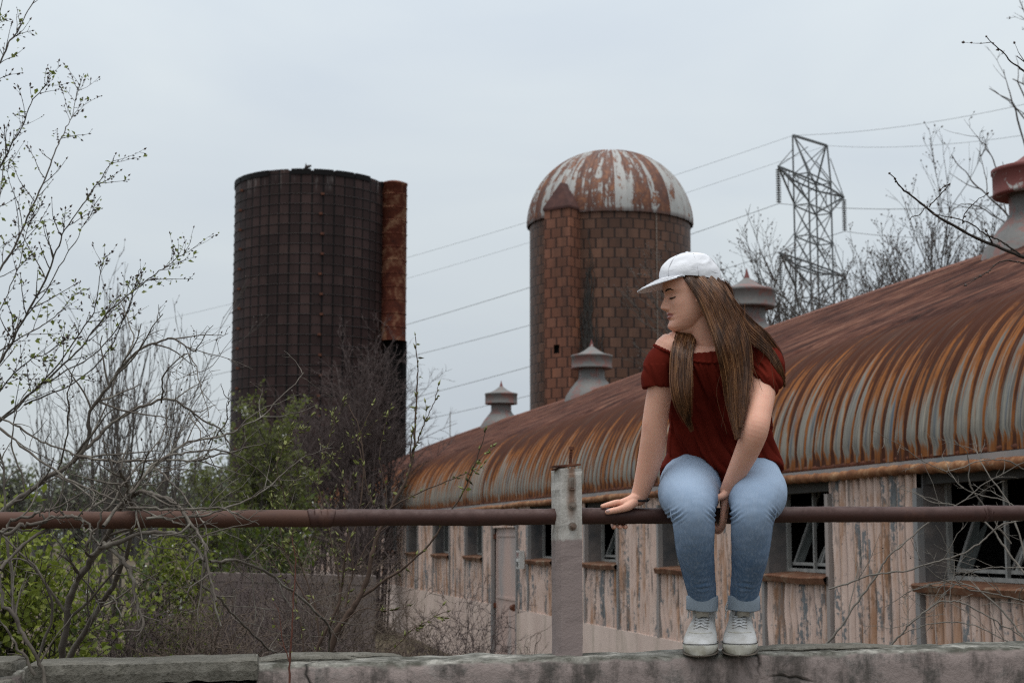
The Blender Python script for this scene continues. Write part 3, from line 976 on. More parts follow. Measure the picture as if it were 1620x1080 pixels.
# coping stones on the rim
rr_ = np.random.default_rng(9)
for i in range(22):
    if i in (3, 8, 9, 15, 20): continue
    mb = MB(); a0 = 2 * math.pi * (i + .06) / 22; a1 = 2 * math.pi * (i + .94) / 22
    for q in np.linspace(a0, a1, 4)[:-1]:
        q2 = q + (a1 - a0) / 3
        p = lambda an, r, z: np.array([c1[0] + r * math.cos(an), c1[1] + r * math.sin(an), c1[2] + z])
        zt = H1 - .02 + .10 * rr_.random(); zb = H1 - .24
        vs = [p(q, R1 + .05, zb), p(q2, R1 + .05, zb), p(q2, R1 - .25, zb), p(q, R1 - .25, zb), p(q, R1 + .05, H1 + .02), p(q2, R1 + .05, H1 + .02), p(q2, R1 - .25, H1 + .02), p(q, R1 - .25, H1 + .02)]
        mb.add(vs, [[0, 1, 5, 4], [1, 2, 6, 5], [2, 3, 7, 6], [3, 0, 4, 7], [4, 5, 6, 7]])
    mb.build('coping_stone', MT1, sil)
mhoop = simple_mat('black iron hoop', (.010, .008, .008), (.022, .013, .011), 20, .7, 0, 0)
for zi, zq in enumerate(np.arange(RH, H1 - .3, RH)):
    mb = MB(); a = np.linspace(0, 2 * math.pi, 97)
    mb.tube(np.stack([c1[0] + (R1 + .012) * np.cos(a), c1[1] + (R1 + .012) * np.sin(a), c1[2] + zq + 0 * a], 1), .018, 5, False)
    hp = mb.build('hoop', mhoop, sil)
    ang = -math.pi / 2 + (-.90 if zi % 2 else .34) - .07 + .015 * math.sin(zi)
    mb = MB(); mb.box((c1[0] + (R1 + .05) * math.cos(ang), c1[1] + (R1 + .05) * math.sin(ang), c1[2] + zq), (.14, .12, .10))
    mb.build('lug', MRUST, hp)
MINS0 = simple_mat('dark rim scrap', (.02, .015, .014), (.04, .028, .024), 9, .8, 0, 0)
# chute
cx = P(620.5, 500, c1[1] - .5); rch = 21.5 / px_m
ztop = (850 - 289) / F * c1[1] - GZ; zbot = (850 - 541) / F * c1[1] - GZ
cc = np.array((cx.x, c1[1] - .35, c1[2]))
mchute = rust_mat('rusted chute sheet', (.030, .0085, .006), (.105, .024, .011), (.34, .19, .11), 1.3, .4)
mb = MB()
mb.lathe([(rch, zbot), (rch, ztop - .02), (rch + .03, ztop), (rch + .03, ztop + .06), (rch * .6, ztop + .16), (.01, ztop + .22)], cc, 28)
for zq in np.arange(zbot, ztop, .62):
    a = np.linspace(0, 2 * math.pi, 33)
    mb.tube(np.stack([cc[0] + (rch + .01) * np.cos(a), cc[1] + (rch + .01) * np.sin(a), cc[2] + zq + 0 * a], 1), .022, 4, False)
mb.build('chute', mchute, sil, smooth=True)
mb = MB()
for dx in (-rch * .96, rch * .93):
    mb.bar(cc + np.array((dx, .1, -.3)), cc + np.array((dx, .1, zbot)), .16, .3)
mb.obox(cc + np.array((-rch * .9, .35, 0)), (rch * 1.85, 0, 0), (0, .2, 0), (0, 0, zbot + .1))
for zq in np.arange(.4, zbot, .42): mb.bar(cc + np.array((-rch, .0, zq)), cc + np.array((rch, .0, zq)), .05)
mb.build('chute_ladder', MT1, sil)
mb = MB(); mb.tube([cc + np.array((-rch - .04, -.32, zbot - 3)), cc + np.array((-rch - .02, -.32, ztop))], .035, 6)
mb.build('conduit', MBOLT, sil)
mb = MB(); q = c1 + np.array((.15, -R1 + .1, H1)); mb.tube([q, q + (.08, 0, .12), q + (.26, .1, .2)], [.07, .09, .04], 6); mb.tube([q + (.05, 0, .1), q + (.02, .1, .3)], [.05, .02], 5)
mb.build('rim_fragment', MINS0, sil)

# domed silo
S2U = 70.; s2v = silo_frame(968.5, S2U)
c2 = B(s2v, S2U, GZ)
px2 = F / c2[1]
R2 = 129.5 / px2 * .995
H2 = (850 - 352) / F * c2[1] - GZ
RH2, TW2 = .445, .56
cols = [(.080, .042, .029), (.108, .056, .038), (.132, .070, .048), (.18, .090, .058), (.048, .031, .025)]
m, c, j, n1, n2, uvs, wn = tile_mat('brown silo tiles', cols, RH2, TW2, 4., 1.)
MT2 = m.out(m.mix(m.math('MULTIPLY', j, .85), c, (.022, .017, .016)), .5, m.bump(m.math('SUBTRACT', m.math('MULTIPLY', n2, .3), j), .5, .03))
cols = [(.13, .055, .036), (.175, .075, .048), (.21, .095, .063), (.32, .12, .06), (.07, .038, .028)]
m, c, j, n1, n2, uvs, wn = tile_mat('red chute tiles', cols, RH2, TW2, 9., 1.)
c = m.mix(m.ramp(wn, [(.985, 0.), (.988, .8)]), c, (.30, .21, .13))
MT3 = m.out(m.mix(m.math('MULTIPLY', j, .8), c, (.03, .02, .018)), .55, m.bump(m.math('SUBTRACT', m.math('MULTIPLY', n2, .3), j), .5, .03))
sil2 = thing('silo', 'brown tile silo with a rusty white domed metal roof and square tiled chute', 'silo', c2)
V, uvq = drum(c2, R2, H2, 96)
mb = MB(); mb.grid(V); me = mb.mesh('tile_wall', False); set_uv(me, uvq); link('tile_wall', me, MT2, sil2)
mhoop2 = simple_mat('iron hoop', (.014, .011, .011), (.03, .018, .015), 20, .7, 0, 0)
for zq in np.arange(.445, H2 * .42, .445):
    mb = MB(); a = np.linspace(0, 2 * math.pi, 97)
    mb.tube(np.stack([c2[0] + (R2 + .012) * np.cos(a), c2[1] + (R2 + .012) * np.sin(a), c2[2] + zq + 0 * a], 1), .022, 5, False)
    mb.build('hoop', mhoop2, sil2)
# dome of pressed metal gores
m = M_('rusted white dome metal', .6, .1, .4)
uvs = m.sep(m.uv())
gore = m.math('FLOOR', uvs[0])
wn = m.node('ShaderNodeTexWhiteNoise', {'noise_dimensions': '1D'}, W=gore).outputs[0]
ns = m.noise(m.node('ShaderNodeCombineXYZ', X=uvs[0], Y=m.math('MULTIPLY', uvs[1], 1.1)).outputs[0], 1.6, 7, .7, .5)
n2 = m.noise(m.node('ShaderNodeCombineXYZ', X=uvs[0], Y=m.math('MULTIPLY', uvs[1], 5.)).outputs[0], 1.5, 8, .74, .6)
fr = m.math('FRACT', uvs[0]); edge = m.math('MINIMUM', fr, m.math('SUBTRACT', 1., fr))
g = m.math('ADD', m.math('ADD', m.math('MULTIPLY', ns, .9), m.math('MULTIPLY', n2, .8)), m.math('MULTIPLY', m.math('SUBTRACT', wn, .5), .30))
g = m.math('ADD', g, m.ramp(edge, [(.02, .06), (.08, 0.)]))
wht = m.mix(n2, (.22, .22, .21), (.44, .43, .41))
rst = m.ramp(m.math('MULTIPLY', n2, 1.), [(.35, (.045, .018, .013)), (.52, (.105, .036, .018)), (.68, (.24, .095, .038))])
c = m.mix(m.ramp(g, [(.78, 0.), (.84, 1.)]), wht, rst)
c = m.mix(m.ramp(uvs[1], [(.02, .7), (.06, 0.)]), c, (.05, .026, .022))
MDOME = m.out(c, None, m.bump(g, .25, .02))
NG = 44
k = NG * 6
HD = (353 - 235) / F * c2[1] * 1.0
th = np.linspace(0, math.pi / 2, 22)
prof_r = (R2 + .10) * np.cos(th) ** .92; prof_z = H2 - .10 + (HD + .10) * np.sin(th) ** 1.0
a = np.linspace(0, 2 * math.pi, k + 1)
A, T_ = np.meshgrid(a, np.arange(22), indexing='ij')
fr = (A / (2 * math.pi) * NG) % 1.
rib = np.exp(-(np.minimum(fr, 1 - fr) / .10) ** 2) * .05
rr_ = prof_r[T_] + rib * np.cos(th)[T_]; zz = prof_z[T_] + rib * np.sin(th)[T_]
mb = MB(); mb.grid(np.stack([c2[0] + rr_ * np.cos(A), c2[1] + rr_ * np.sin(A), c2[2] + zz], -1))
me = mb.mesh('dome', True); set_uv(me, np.stack([A / (2 * math.pi) * NG, np.sin(th)[T_]], -1).reshape(-1, 2))
dome = link('dome', me, MDOME, sil2)
# square tiled chute with its dormer; its face looks slightly to the left
chd = Vector((*(-np.array(c2[:2]) / np.linalg.norm(c2[:2])), 0))
ang = math.radians(-31)
fd = Vector((chd.x * math.cos(ang) - chd.y * math.sin(ang), chd.x * math.sin(ang) + chd.y * math.cos(ang), 0))
sd = Vector((-fd.y, fd.x, 0))
if sd.x < 0: sd = -sd
wch = 46 / px2; dch = .80
cch = Vector(c2) + fd * (R2 - .25)
hch = (850 - 322) / F * (c2[1] - R2) - GZ
mb = MB()
b0 = cch - sd * wch / 2
pts = [b0, b0 + fd * (dch + .25), b0 + fd * (dch + .25) + sd * wch, b0 + sd * wch]
us_ = [0, dch + .25, dch + .25 + wch, 2 * dch + .5 + wch]
V = []; uvl = []
for p_, uu in zip(pts, us_):
    for zz in (-.3, hch): V.append((p_.x, p_.y, c2[2] + zz)); uvl.append((uu, zz))
mb.add(V, [[0, 2, 3, 1], [4, 6, 7, 5], ])
# front face with a square hole
zh0, zh1 = (850 - 559) / F * (c2[1] - R2) - GZ, (850 - 545) / F * (c2[1] - R2) - GZ
h0, h1 = .36 * wch, .58 * wch
f0 = pts[1]
for (a_, b_, lo, hi) in ((0, wch, -.3, zh0), (0, wch, zh1, hch), (0, h0, zh0, zh1), (h1, wch, zh0, zh1)):
    q = [f0 + sd * a_, f0 + sd * b_]
    mb.add([(q[0].x, q[0].y, c2[2] + lo), (q[1].x, q[1].y, c2[2] + lo), (q[1].x, q[1].y, c2[2] + hi), (q[0].x, q[0].y, c2[2] + hi)], [[0, 1, 2, 3]])
    uvl += [(us_[1] + a_, lo), (us_[1] + b_, lo), (us_[1] + b_, hi), (us_[1] + a_, hi)]
me = mb.mesh('chute', False); set_uv(me, uvl)
chute = link('chute', me, MT3, sil2)
mb = MB(); q = cch + fd * (dch - .25) - sd * wch * .48
mb.obox((q.x, q.y, c2[2] + zh0 - 1), sd * wch * .96, fd * .05, (0, 0, 3)); mb.build('chute_opening', MDARK, chute)
mb = MB()
mdorm = rust_mat('maroon rusted dormer', (.035, .016, .014), (.062, .026, .022), (.095, .04, .03), 2.)
f0 = cch + fd * (dch + .31) + Vector((0, 0, hch)); l_, r_ = f0 - sd * (wch / 2 + .05), f0 + sd * (wch / 2 + .05)
apex = f0 - fd * .55 + Vector((0, 0, 1.22)) - sd * .12
bk = cch - fd * 1.3 + Vector((0, 0, hch + 1.35))
lb, rb = l_ - fd * 2.2, r_ - fd * 2.2
mb.add([l_, r_, apex, bk, lb, rb], None, [[0, 1, 2], [0, 2, 3], [0, 3, 4], [1, 3, 2], [1, 5, 3]])
mb.obox(l_ - Vector((0, 0, .1)), sd * (wch + .1), -fd * 1.2, (0, 0, .1))
mb.build('dormer', mdorm, sil2)
# lightning cable
mb = MB()
an = -math.pi / 2 + .52
zz = np.linspace(0, H2, 30)
mb.tube(np.stack([c2[0] + (R2 + .03) * np.cos(an) + 0 * zz, c2[1] + (R2 + .03) * np.sin(an) + 0 * zz, c2[2] + zz], 1), .03, 5)
mb.build('lightning_cable', MBOLT, sil2)
# dead vine up the corner by the chute (bare stems)
mb = MB(); rv = np.random.default_rng(31)
for i in range(90):
    an0 = math.atan2(fd.y, fd.x) + math.radians(16) + rv.normal() * .07
    n = 26
    z0 = rv.uniform(0, H2 * .6); z1 = min(H2 - .2, z0 + rv.uniform(2, 6))
    zz = np.linspace(z0, z1, n)
    an = an0 + np.cumsum(rv.normal(size=n)) * .009
    rr_ = R2 + .05 + .05 * rv.random(n)
    mb.tube(np.stack([c2[0] + rr_ * np.cos(an), c2[1] + rr_ * np.sin(an), c2[2] + zz], 1), np.linspace(.034, .014, n), 4)
vine = mb.build('dead_vine', simple_mat('grey vine stems', (.025, .022, .02), (.05, .045, .04), 9, .9, 0, 0), base=tuple(Vector(c2) + fd * R2))
tag(vine, 'bare dead vine climbing the corner between domed silo and its chute', 'vine')

# ================================================================== PYLON and LINES
MSTEEL = simple_mat('grey galvanised steel', (.085, .09, .092), (.13, .133, .136), 3, .6, .2, 0)
MINS = simple_mat('dark insulator discs', (.022, .02, .02), (.04, .036, .034), 3, .4, 0, 0)
MWIRE = simple_mat('dull wire', (.16, .17, .175), (.2, .21, .21), 3, .6, 0, 0)
YN = 112.
tip1, tip2 = P(1231, 263, YN), P(1335, 313, YN * 587 / 537.)
aa = tip2 - tip1; aa.z = 0; span = aa.length; aa.normalize(); bb_ = Vector((aa.y, -aa.x, 0))
ctr = (tip1 + tip2) / 2; ctr.z = 0
pyl = thing('pylon', 'tall grey lattice electricity pylon standing behind the barn among bare trees', 'pylon', ctr)
topz = (P(1251, 207, YN + 1.6).z + P(1311, 232, YN * 587 / 537 - 2.5).z) / 2
armz1 = tip1.z; armz2 = P(1228, 400, YN).z
ha, hb = 2.2, .60


def corner(s, t, z):
    k = 1 + max(0, (armz2 - 1 - z)) / 40 * .8
    return ctr + aa * ha * s * k * .98 + bb_ * hb * t * k + Vector((0, 0, z))


frame = MB()
levels = [0, 5, 9, 12.5, 15.5]
zz_ = levels + list(np.linspace(17.6, topz - 3.0, 6)) + [topz]
tk = .11
for s_ in (-1, 1):
    for t_ in (-1, 1):
        for z0, z1 in zip(zz_[:-1], zz_[1:]):
            t1 = t_ if z1 < topz - .1 else (-.9 if s_ < 0 else .55) + t_ * .08
            frame.bar(corner(s_, t_, z0), corner(s_, t1, z1), tk, tk)
for z0, z1 in zip(zz_[:-2], zz_[1:-1]):
    for s_ in (-1, 1):
        frame.bar(corner(s_, -1, z0), corner(s_, 1, z1), .055); frame.bar(corner(s_, 1, z0), corner(s_, -1, z1), .055)
        frame.bar(corner(s_, -1, z1), corner(s_, 1, z1), .08)
    for t_ in (-1, 1):
        frame.bar(corner(-1, t_, z0), corner(1, t_, z1), .055); frame.bar(corner(1, t_, z0), corner(-1, t_, z1), .055)
        frame.bar(corner(-1, t_, z1), corner(1, t_, z1), .09)
z0, z1 = topz - 3., topz
for t_ in (-1, 1):
    frame.bar(corner(-1, t_, z0), corner(1, .55, z1), .06); frame.bar(corner(1, t_, z0), corner(-1, -.9, z1), .06)
frame.bar(corner(-1, -.9, topz), corner(1, .55, topz), .16)
frame.build('lattice_tower', MSTEEL, pyl)
inspts = []
for zt in (armz1, armz2):
    for s_ in (-1, 1):
        mb = MB()
        tip = ctr + aa * s_ * span / 2 + Vector((0, 0, zt))
        for t_ in (-1, 1):
            mb.bar(corner(s_, t_, zt - 1.9), tip, .11); mb.bar(corner(s_, t_, zt - .2), tip, .12); mb.bar(corner(s_, t_, zt + 2.2), tip, .05)
            mb.bar(corner(s_, t_, zt - .2), corner(-s_, t_, zt - .2), .10)
        mid = lambda f, z: corner(s_, 1, z).lerp(tip, f)
        for f in (.35, .65):
            p1 = [corner(s_, t_, zt - .2).lerp(tip, f) for t_ in (-1, 1)]; p2 = [corner(s_, t_, zt - 1.9).lerp(tip, f) for t_ in (-1, 1)]
            mb.bar(p1[0], p1[1], .06); mb.bar(p1[0], p2[0], .06); mb.bar(p1[1], p2[1], .06)
        mb.build('cross_arm', MSTEEL, pyl)
        Li = 2.75
        mb = MB()
        mb.tube([tip, tip - Vector((0, 0, Li))], .035, 5)
        for q in np.linspace(.25, Li - .15, 15): mb.lathe([(.03, .05), (.19, 0), (.19, -.04), (.03, -.05)], tip - Vector((0, 0, q)), 10)
        mb.build('insulator', MINS, pyl)
        inspts.append(tip - Vector((0, 0, Li)))


def wire(a, b, sag, label, r=.022):
    n = 60
    t = np.linspace(0, 1, n)
    p = np.array(a)[None] * (1 - t)[:, None] + np.array(b)[None] * t[:, None]
    p[:, 2] -= sag * 4 * t * (1 - t)
    mb = MB(); mb.tube(p, r, 4, False)
    o = mb.build('power_line', MWIRE, base=tuple(a))
    tag(o, label, 'power line', 'power lines strung from the pylon')


e1, e2 = corner(-1, -.9, topz), corner(1, .55, topz)
wl = [  # start, left end (px,py), label
    (e1, (60, 545), 3.2, .016, 'thin earth wire falling left from the near top corner of the pylon'),
    (e2, (60, 580), 3.2, .014, 'faint earth wire falling left from the far top corner of the pylon'),
    (inspts[0], (60, 648), 3.6, .027, 'power line falling left from the near upper arm of the pylon'),
    (inspts[1], (60, 683), 3.6, .027, 'power line falling left from the far upper arm of the pylon'),
    (inspts[2], (60, 745), 3.6, .027, 'power line falling left from the near lower arm of the pylon'),
    (inspts[3], (60, 768), 3.6, .027, 'lowest power line falling left from the far lower arm of the pylon')]
for p_, (ex, ey), sg, r, lb in wl:
    wire(p_, P(ex, ey, 175.), sg * .45, lb, r)
wr = [(e1, (1700, 146), .016, 'thin earth wire rising right from the near top corner of the pylon'),
      (e2, (1700, 200), .014, 'faint earth wire rising right from the far top corner of the pylon'),
      (inspts[0], (1700, 312), .024, 'power line running right from the near upper arm of the pylon'),
      (inspts[1], (1700, 362), .022, 'power line running right from the far upper arm of the pylon')]
for p_, (ex, ey), r, lb in wr:
    wire(p_, P(ex, ey, 92.), .55, lb, r)
# ================================================================== PERSON
from mathutils.bvhtree import BVHTree


def remesh(mb, voxel, it=4, fac=.5, name='m'):
    me = mb.mesh(name, True)
    o = bpy.data.objects.new('tmp', me); COL.objects.link(o)
    md = o.modifiers.new('r', 'REMESH'); md.mode = 'VOXEL'; md.voxel_size = voxel; md.use_smooth_shade = True
    if it:
        sm = o.modifiers.new('s', 'SMOOTH'); sm.factor = fac; sm.iterations = it
    dg = bpy.context.evaluated_depsgraph_get(); dg.update()
    out = bpy.data.meshes.new_from_object(o.evaluated_get(dg))
    bpy.data.objects.remove(o); bpy.data.meshes.remove(me)
    out.materials.clear()
    return out


def limb(mb, pts, rad, n=28, k=20, flat=None):
    """tapered tube with rounded ends; flat: (vector, factor) squashes the section along a direction"""
    p = spline(pts, n)
    r = np.interp(np.linspace(0, 1, n), np.linspace(0, 1, len(rad)), rad)
    # smooth radii
    for _ in range(2): r[1:-1] = (r[:-2] + 2 * r[1:-1] + r[2:]) / 4
    t0 = (p[0] - p[1]) / np.linalg.norm(p[0] - p[1]); t1 = (p[-1] - p[-2]) / np.linalg.norm(p[-1] - p[-2])
    a = np.linspace(0, math.pi / 2, 6)[1:] * .97
    P0 = [p[0] + t0 * r[0] * math.sin(q) for q in a][::-1]; P1 = [p[-1] + t1 * r[-1] * math.sin(q) for q in a]
    R0 = [r[0] * math.cos(q) for q in a][::-1]; R1_ = [r[-1] * math.cos(q) for q in a]
    pp = np.array(P0 + list(p) + P1); rr = np.array(R0 + list(r) + R1_)
    V, Q, T = tube_arrays(pp, rr, k)
    if flat is not None:
        fv = np.array(flat[0], float); fv /= np.linalg.norm(fv)
        c = np.repeat(pp, k, axis=0)
        d = V - c
        V = c + d - (d @ fv)[:, None] * fv * (1 - flat[1])
    mb.add(V, Q, T)


def loft(mb, rings, n=40, k=40, ex=2.4):
    """rings: (centre, half width vector, half depth vector)"""
    C = spline([r[0] for r in rings], n)
    X = spline([r[1] for r in rings], n); Y = spline([r[2] for r in rings], n)
    a = np.linspace(0, 2 * math.pi, k, endpoint=False)
    ca = np.sign(np.cos(a)) * np.abs(np.cos(a)) ** (2 / ex); sa = np.sign(np.sin(a)) * np.abs(np.sin(a)) ** (2 / ex)
    V = (C[:, None] + ca[None, :, None] * X[:, None] + sa[None, :, None] * Y[:, None]).reshape(-1, 3)
    i, j = np.meshgrid(np.arange(n - 1), np.arange(k), indexing='ij')
    Q = np.stack([i * k + j, i * k + (j + 1) % k, (i + 1) * k + (j + 1) % k, (i + 1) * k + j], -1).reshape(-1, 4)
    T = [[0, m + 1, m] for m in range(1, k - 1)] + [[(n - 1) * k, (n - 1) * k + m, (n - 1) * k + m + 1] for m in range(1, k - 1)]
    mb.add(V, Q, T)


def VX(x): return Vector((x, 0, 0))


# --- materials
m = M_('skin', .5, 0, .35)
v = m.obj(); n1 = m.noise(v, 7., 4, .6); n2 = m.noise(v, 260., 3, .6)
c = m.mix(n1, (.66, .335, .235), (.75, .425, .31))
m.b.inputs['Subsurface Weight'].default_value = .12
m.b.inputs['Subsurface Radius'].default_value = (.012, .005, .003)
m.b.inputs['Subsurface Scale'].default_value = 1.
n4 = m.noise(v, 38., 4, .65)
c = m.mix(m.ramp(n4, [(.5, 0.), (.72, .35)]), c, (.58, .24, .17))
MSKIN = m.out(c, None, m.bump(n2, .08, .001))
m = M_('lips', .42, 0, .4); MLIP = m.out(m.mix(m.noise(m.obj(), 90, 3), (.34, .115, .095), (.40, .15, .125)))
m = M_('eyelash and brow hair', .6, 0, .2); MBROW = m.out((.03, .017, .011))
m = M_('fingernail', .3, 0, .5); MNAIL = m.out((.60, .40, .36))
m = M_('rust red gauze', .9, 0, .05)
v = m.obj(); n1 = m.noise(v, 6., 5, .6); n2 = m.noise(m.mapping(v, (1, 1, .25)), 55., 4, .6); n3 = m.noise(v, 700., 2, .5)
c = m.mix(n1, (.100, .0108, .0068), (.132, .0168, .0095))
MBLOUSE = m.out(c, None, m.bump(m.math('ADD', m.math('MULTIPLY', n2, .8), m.math('MULTIPLY', n3, .3)), .5, .0035))
def denim(name, a, b, wear_toplight=True):
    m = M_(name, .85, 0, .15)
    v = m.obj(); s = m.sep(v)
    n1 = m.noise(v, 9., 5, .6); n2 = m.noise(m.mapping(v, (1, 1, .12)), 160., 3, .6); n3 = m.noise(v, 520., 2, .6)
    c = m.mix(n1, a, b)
    if wear_toplight:      # denim wear plus painted sky light: pale thighs and knees, darker shins
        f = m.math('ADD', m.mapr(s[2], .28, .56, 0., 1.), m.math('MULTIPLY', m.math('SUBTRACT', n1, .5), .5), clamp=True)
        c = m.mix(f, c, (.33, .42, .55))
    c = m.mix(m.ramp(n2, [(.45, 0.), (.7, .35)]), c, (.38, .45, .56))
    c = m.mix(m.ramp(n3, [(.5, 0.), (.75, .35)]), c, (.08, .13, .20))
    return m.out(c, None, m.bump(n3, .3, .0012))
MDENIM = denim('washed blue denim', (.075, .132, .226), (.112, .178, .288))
MCUFF = denim('turned up denim inside', (.25, .30, .355), (.33, .38, .43), False)
m = M_('white canvas', .85, 0, .2)
v = m.obj(); n1 = m.noise(v, 18., 5, .65); n3 = m.noise(v, 600., 2, .5)
MCANVAS = m.out(m.mix(m.ramp(n1, [(.36, 0.), (.66, 1.)]), (.52, .515, .51), (.36, .345, .32)), None, m.bump(n3, .3, .001))
m = M_('off white shoe rubber', .55, 0, .4)
v = m.obj(); n1 = m.noise(v, 22., 5, .7)
MRUB = m.out(m.mix(m.ramp(n1, [(.42, 0.), (.68, 1.)]), (.48, .465, .415), (.28, .255, .185)))
MLACE = simple_mat('white lace', (.60, .60, .60), (.48, .47, .46), 30., .85, 0, .2, 300., .001)
MTONGUE = simple_mat('beige shoe tongue lining', (.43, .40, .345), (.34, .31, .26), 30., .9, 0, .2, 300., .001)
MSOLE = simple_mat('dark outsole', (.06, .05, .04), (.10, .08, .06), 30., .9, 0, 0)
m = M_('white cap cotton', .85, 0, .2)
v = m.obj(); n1 = m.noise(v, 15., 4, .6, .6); n3 = m.noise(v, 600., 2, .5)
MCAPW = m.out(m.mix(n1, (.72, .725, .745), (.62, .625, .665)), None, m.bump(m.math('ADD', m.math('MULTIPLY', n1, 1.), m.math('MULTIPLY', n3, .06)), .5, .010))
MSEAM = simple_mat('grey cap stitching', (.40, .40, .42), (.52, .52, .54), 60, .9, 0, 0)
m = M_('brown hair', .36, 0, .5)
r_ = m.island()
c = m.ramp(r_, [(0., (.075, .026, .010)), (.45, (.155, .060, .022)), (.82, (.25, .110, .043)), (1., (.42, .215, .095))])
hv = m.noise(m.mapping(m.obj(), (1, 1, .12)), 42., 3, .6)
c = m.mix(m.ramp(hv, [(.36, .75), (.6, 0.)]), c, (.030, .0125, .006))
MHAIR = m.out(c)
m = M_('hair under layer', .6, 0, .2); MHAIRU = m.out((.045, .021, .010))
m = M_('black hair tie', .7, 0, .3); MBAND = m.out((.012, .009, .009))

pp_ = pipe_at(1140)
per = thing('person', 'young woman in white cap, rust red top and blue jeans sitting on the pipe', 'person', (pp_.x, pp_.y, pp_.z - .45))

# --- head
Fh = Vector((-math.cos(math.radians(12)), -math.sin(math.radians(12)), 0))
pitch_ = math.radians(6)
Uh = Vector((0, 0, 1))
Lh = Uh.cross(Fh).normalized()
Rm = Matrix.Rotation(pitch_, 3, Lh)
Fh = Rm @ Fh; Uh = Rm @ Uh
rl = Matrix.Rotation(math.radians(-2), 3, Fh); Uh = rl @ Uh; Lh = rl @ Lh
OH = P(1043, 488, 5.02) - Fh * .107 - Uh * .074
OHn, Fn, Ln, Un = [np.array(q) for q in (OH, Fh, Lh, Uh)]


def HL(x, y, z):
    return OHn + np.multiply.outer(np.asarray(x, float), Fn) + np.multiply.outer(np.asarray(y, float), Ln) + np.multiply.outer(np.asarray(z, float), Un)


tab = np.array([  # z, front, back, half width
    (-.004, .058, .010, .014), (.0, .068, .0, .026), (.010, .0765, -.02, .038), (.022, .0775, -.035, .047), (.032, .0755, -.05, .0535), (.048, .0765, -.068, .0605), (.062, .0775, -.082, .065),
    (.080, .0785, -.092, .0685), (.098, .078, -.098, .0715), (.112, .0785, -.101, .0735), (.128, .084, -.102, .0755), (.150, .0845, -.101, .0765), (.170, .079, -.096, .0745),
    (.190, .066, -.084, .067), (.205, .050, -.066, .055), (.216, .030, -.044, .038), (.222, .012, -.022, .02), (.225, -.002, -.008, .004)])


def gs(d, s): return np.exp(-.5 * (d / s) ** 2)


def build_head(mb):
    zz = np.concatenate([np.linspace(-.004, .07, 60), np.linspace(.0715, .14, 50), np.linspace(.145, .225, 34)])
    phi = np.linspace(-math.pi, math.pi, 181)[:-1]
    # concentrate samples at the front
    phi = phi + .38 * np.sin(phi) * -1
    Z, PHI = np.meshgrid(zz, phi, indexing='ij')
    f = np.interp(Z, tab[:, 0], tab[:, 1]); b = np.interp(Z, tab[:, 0], tab[:, 2]); wd = np.interp(Z, tab[:, 0], tab[:, 3])
    xc = np.interp(Z, [-.004, .02, .06, .12, .225], [.035, .02, .0, -.008, -.005])
    c, s = np.cos(PHI), np.sin(PHI)
    e = np.interp(Z, [0, .06, .12, .225], [.95, .86, .88, 1.])
    x = np.where(c > 0, xc + (f - xc) * np.abs(c) ** e, xc - (xc - b) * np.abs(c) ** .95)
    y = wd * np.sign(s) * np.abs(s) ** .92
    fr = np.clip(c, 0, 1) ** .5
    nz = .0245 * np.interp(Z, [.058, .064, .069, .074, .080, .10, .118, .128], [0, .25, .72, 1., .93, .52, .20, .0]) * np.exp(-.5 * (y / np.interp(Z, [.06, .075, .1, .12], [.0105, .0088, .0062, .007])) ** 2)
    al = .006 * gs(np.abs(y) - .0125, .005) * gs(Z - .0715, .006)
    lip = .0058 * gs(Z - .0545, .0036) * gs(y, .0165) + .0070 * gs(Z - .0425, .0042) * gs(y, .0145) - .0040 * gs(Z - .0485, .0017) * gs(y, .021)
    phil = -.0015 * gs(Z - .062, .004) * gs(y, .004)
    chin = .0075 * gs(Z - .013, .011) * gs(y, .016) - .0035 * gs(Z - .031, .006) * gs(y, .018)
    ay = np.abs(y)
    eye = -.0105 * gs(Z - .1135, .009) * gs(ay - .030, .0135) + .0062 * gs(Z - .1085, .0065) * gs(ay - .031, .0105) - .0022 * gs(Z - .1025, .0018) * gs(ay - .031, .012)
    brow = .0035 * gs(Z - .128, .006) * gs(ay - .026, .016)
    chk = .004 * gs(Z - .086, .012) * gs(ay - .043, .016)
    cor = -.0025 * gs(Z - .048, .004) * gs(ay - .025, .005)
    x = x + fr * (nz + al + lip + phil + chin + eye + brow + chk + cor)
    V = HL(x, y, Z)
    n, k = Z.shape
    i, j = np.meshgrid(np.arange(n - 1), np.arange(k), indexing='ij')
    Q = np.stack([i * k + j, i * k + (j + 1) % k, (i + 1) * k + (j + 1) % k, (i + 1) * k + j], -1).reshape(-1, 4)
    T = [[0, q + 1, q] for q in range(1, k - 1)] + [[(n - 1) * k, (n - 1) * k + q, (n - 1) * k + q + 1] for q in range(1, k - 1)]
    mb.add(V.reshape(-1, 3), Q, T)


mb = MB()
build_head(mb)
# ear on the near side
earp = HL([.006, -.004, -.012, -.012, -.006, .0], [.074, .080, .080, .079, .077, .074], [.108, .116, .108, .095, .086, .084])
limb(mb, earp, [.005, .0055, .0055, .005, .005, .004], 20, 10)
limb(mb, HL([-.004, -.006], [.072, .073], [.105, .09]), [.009, .008], 8, 10)
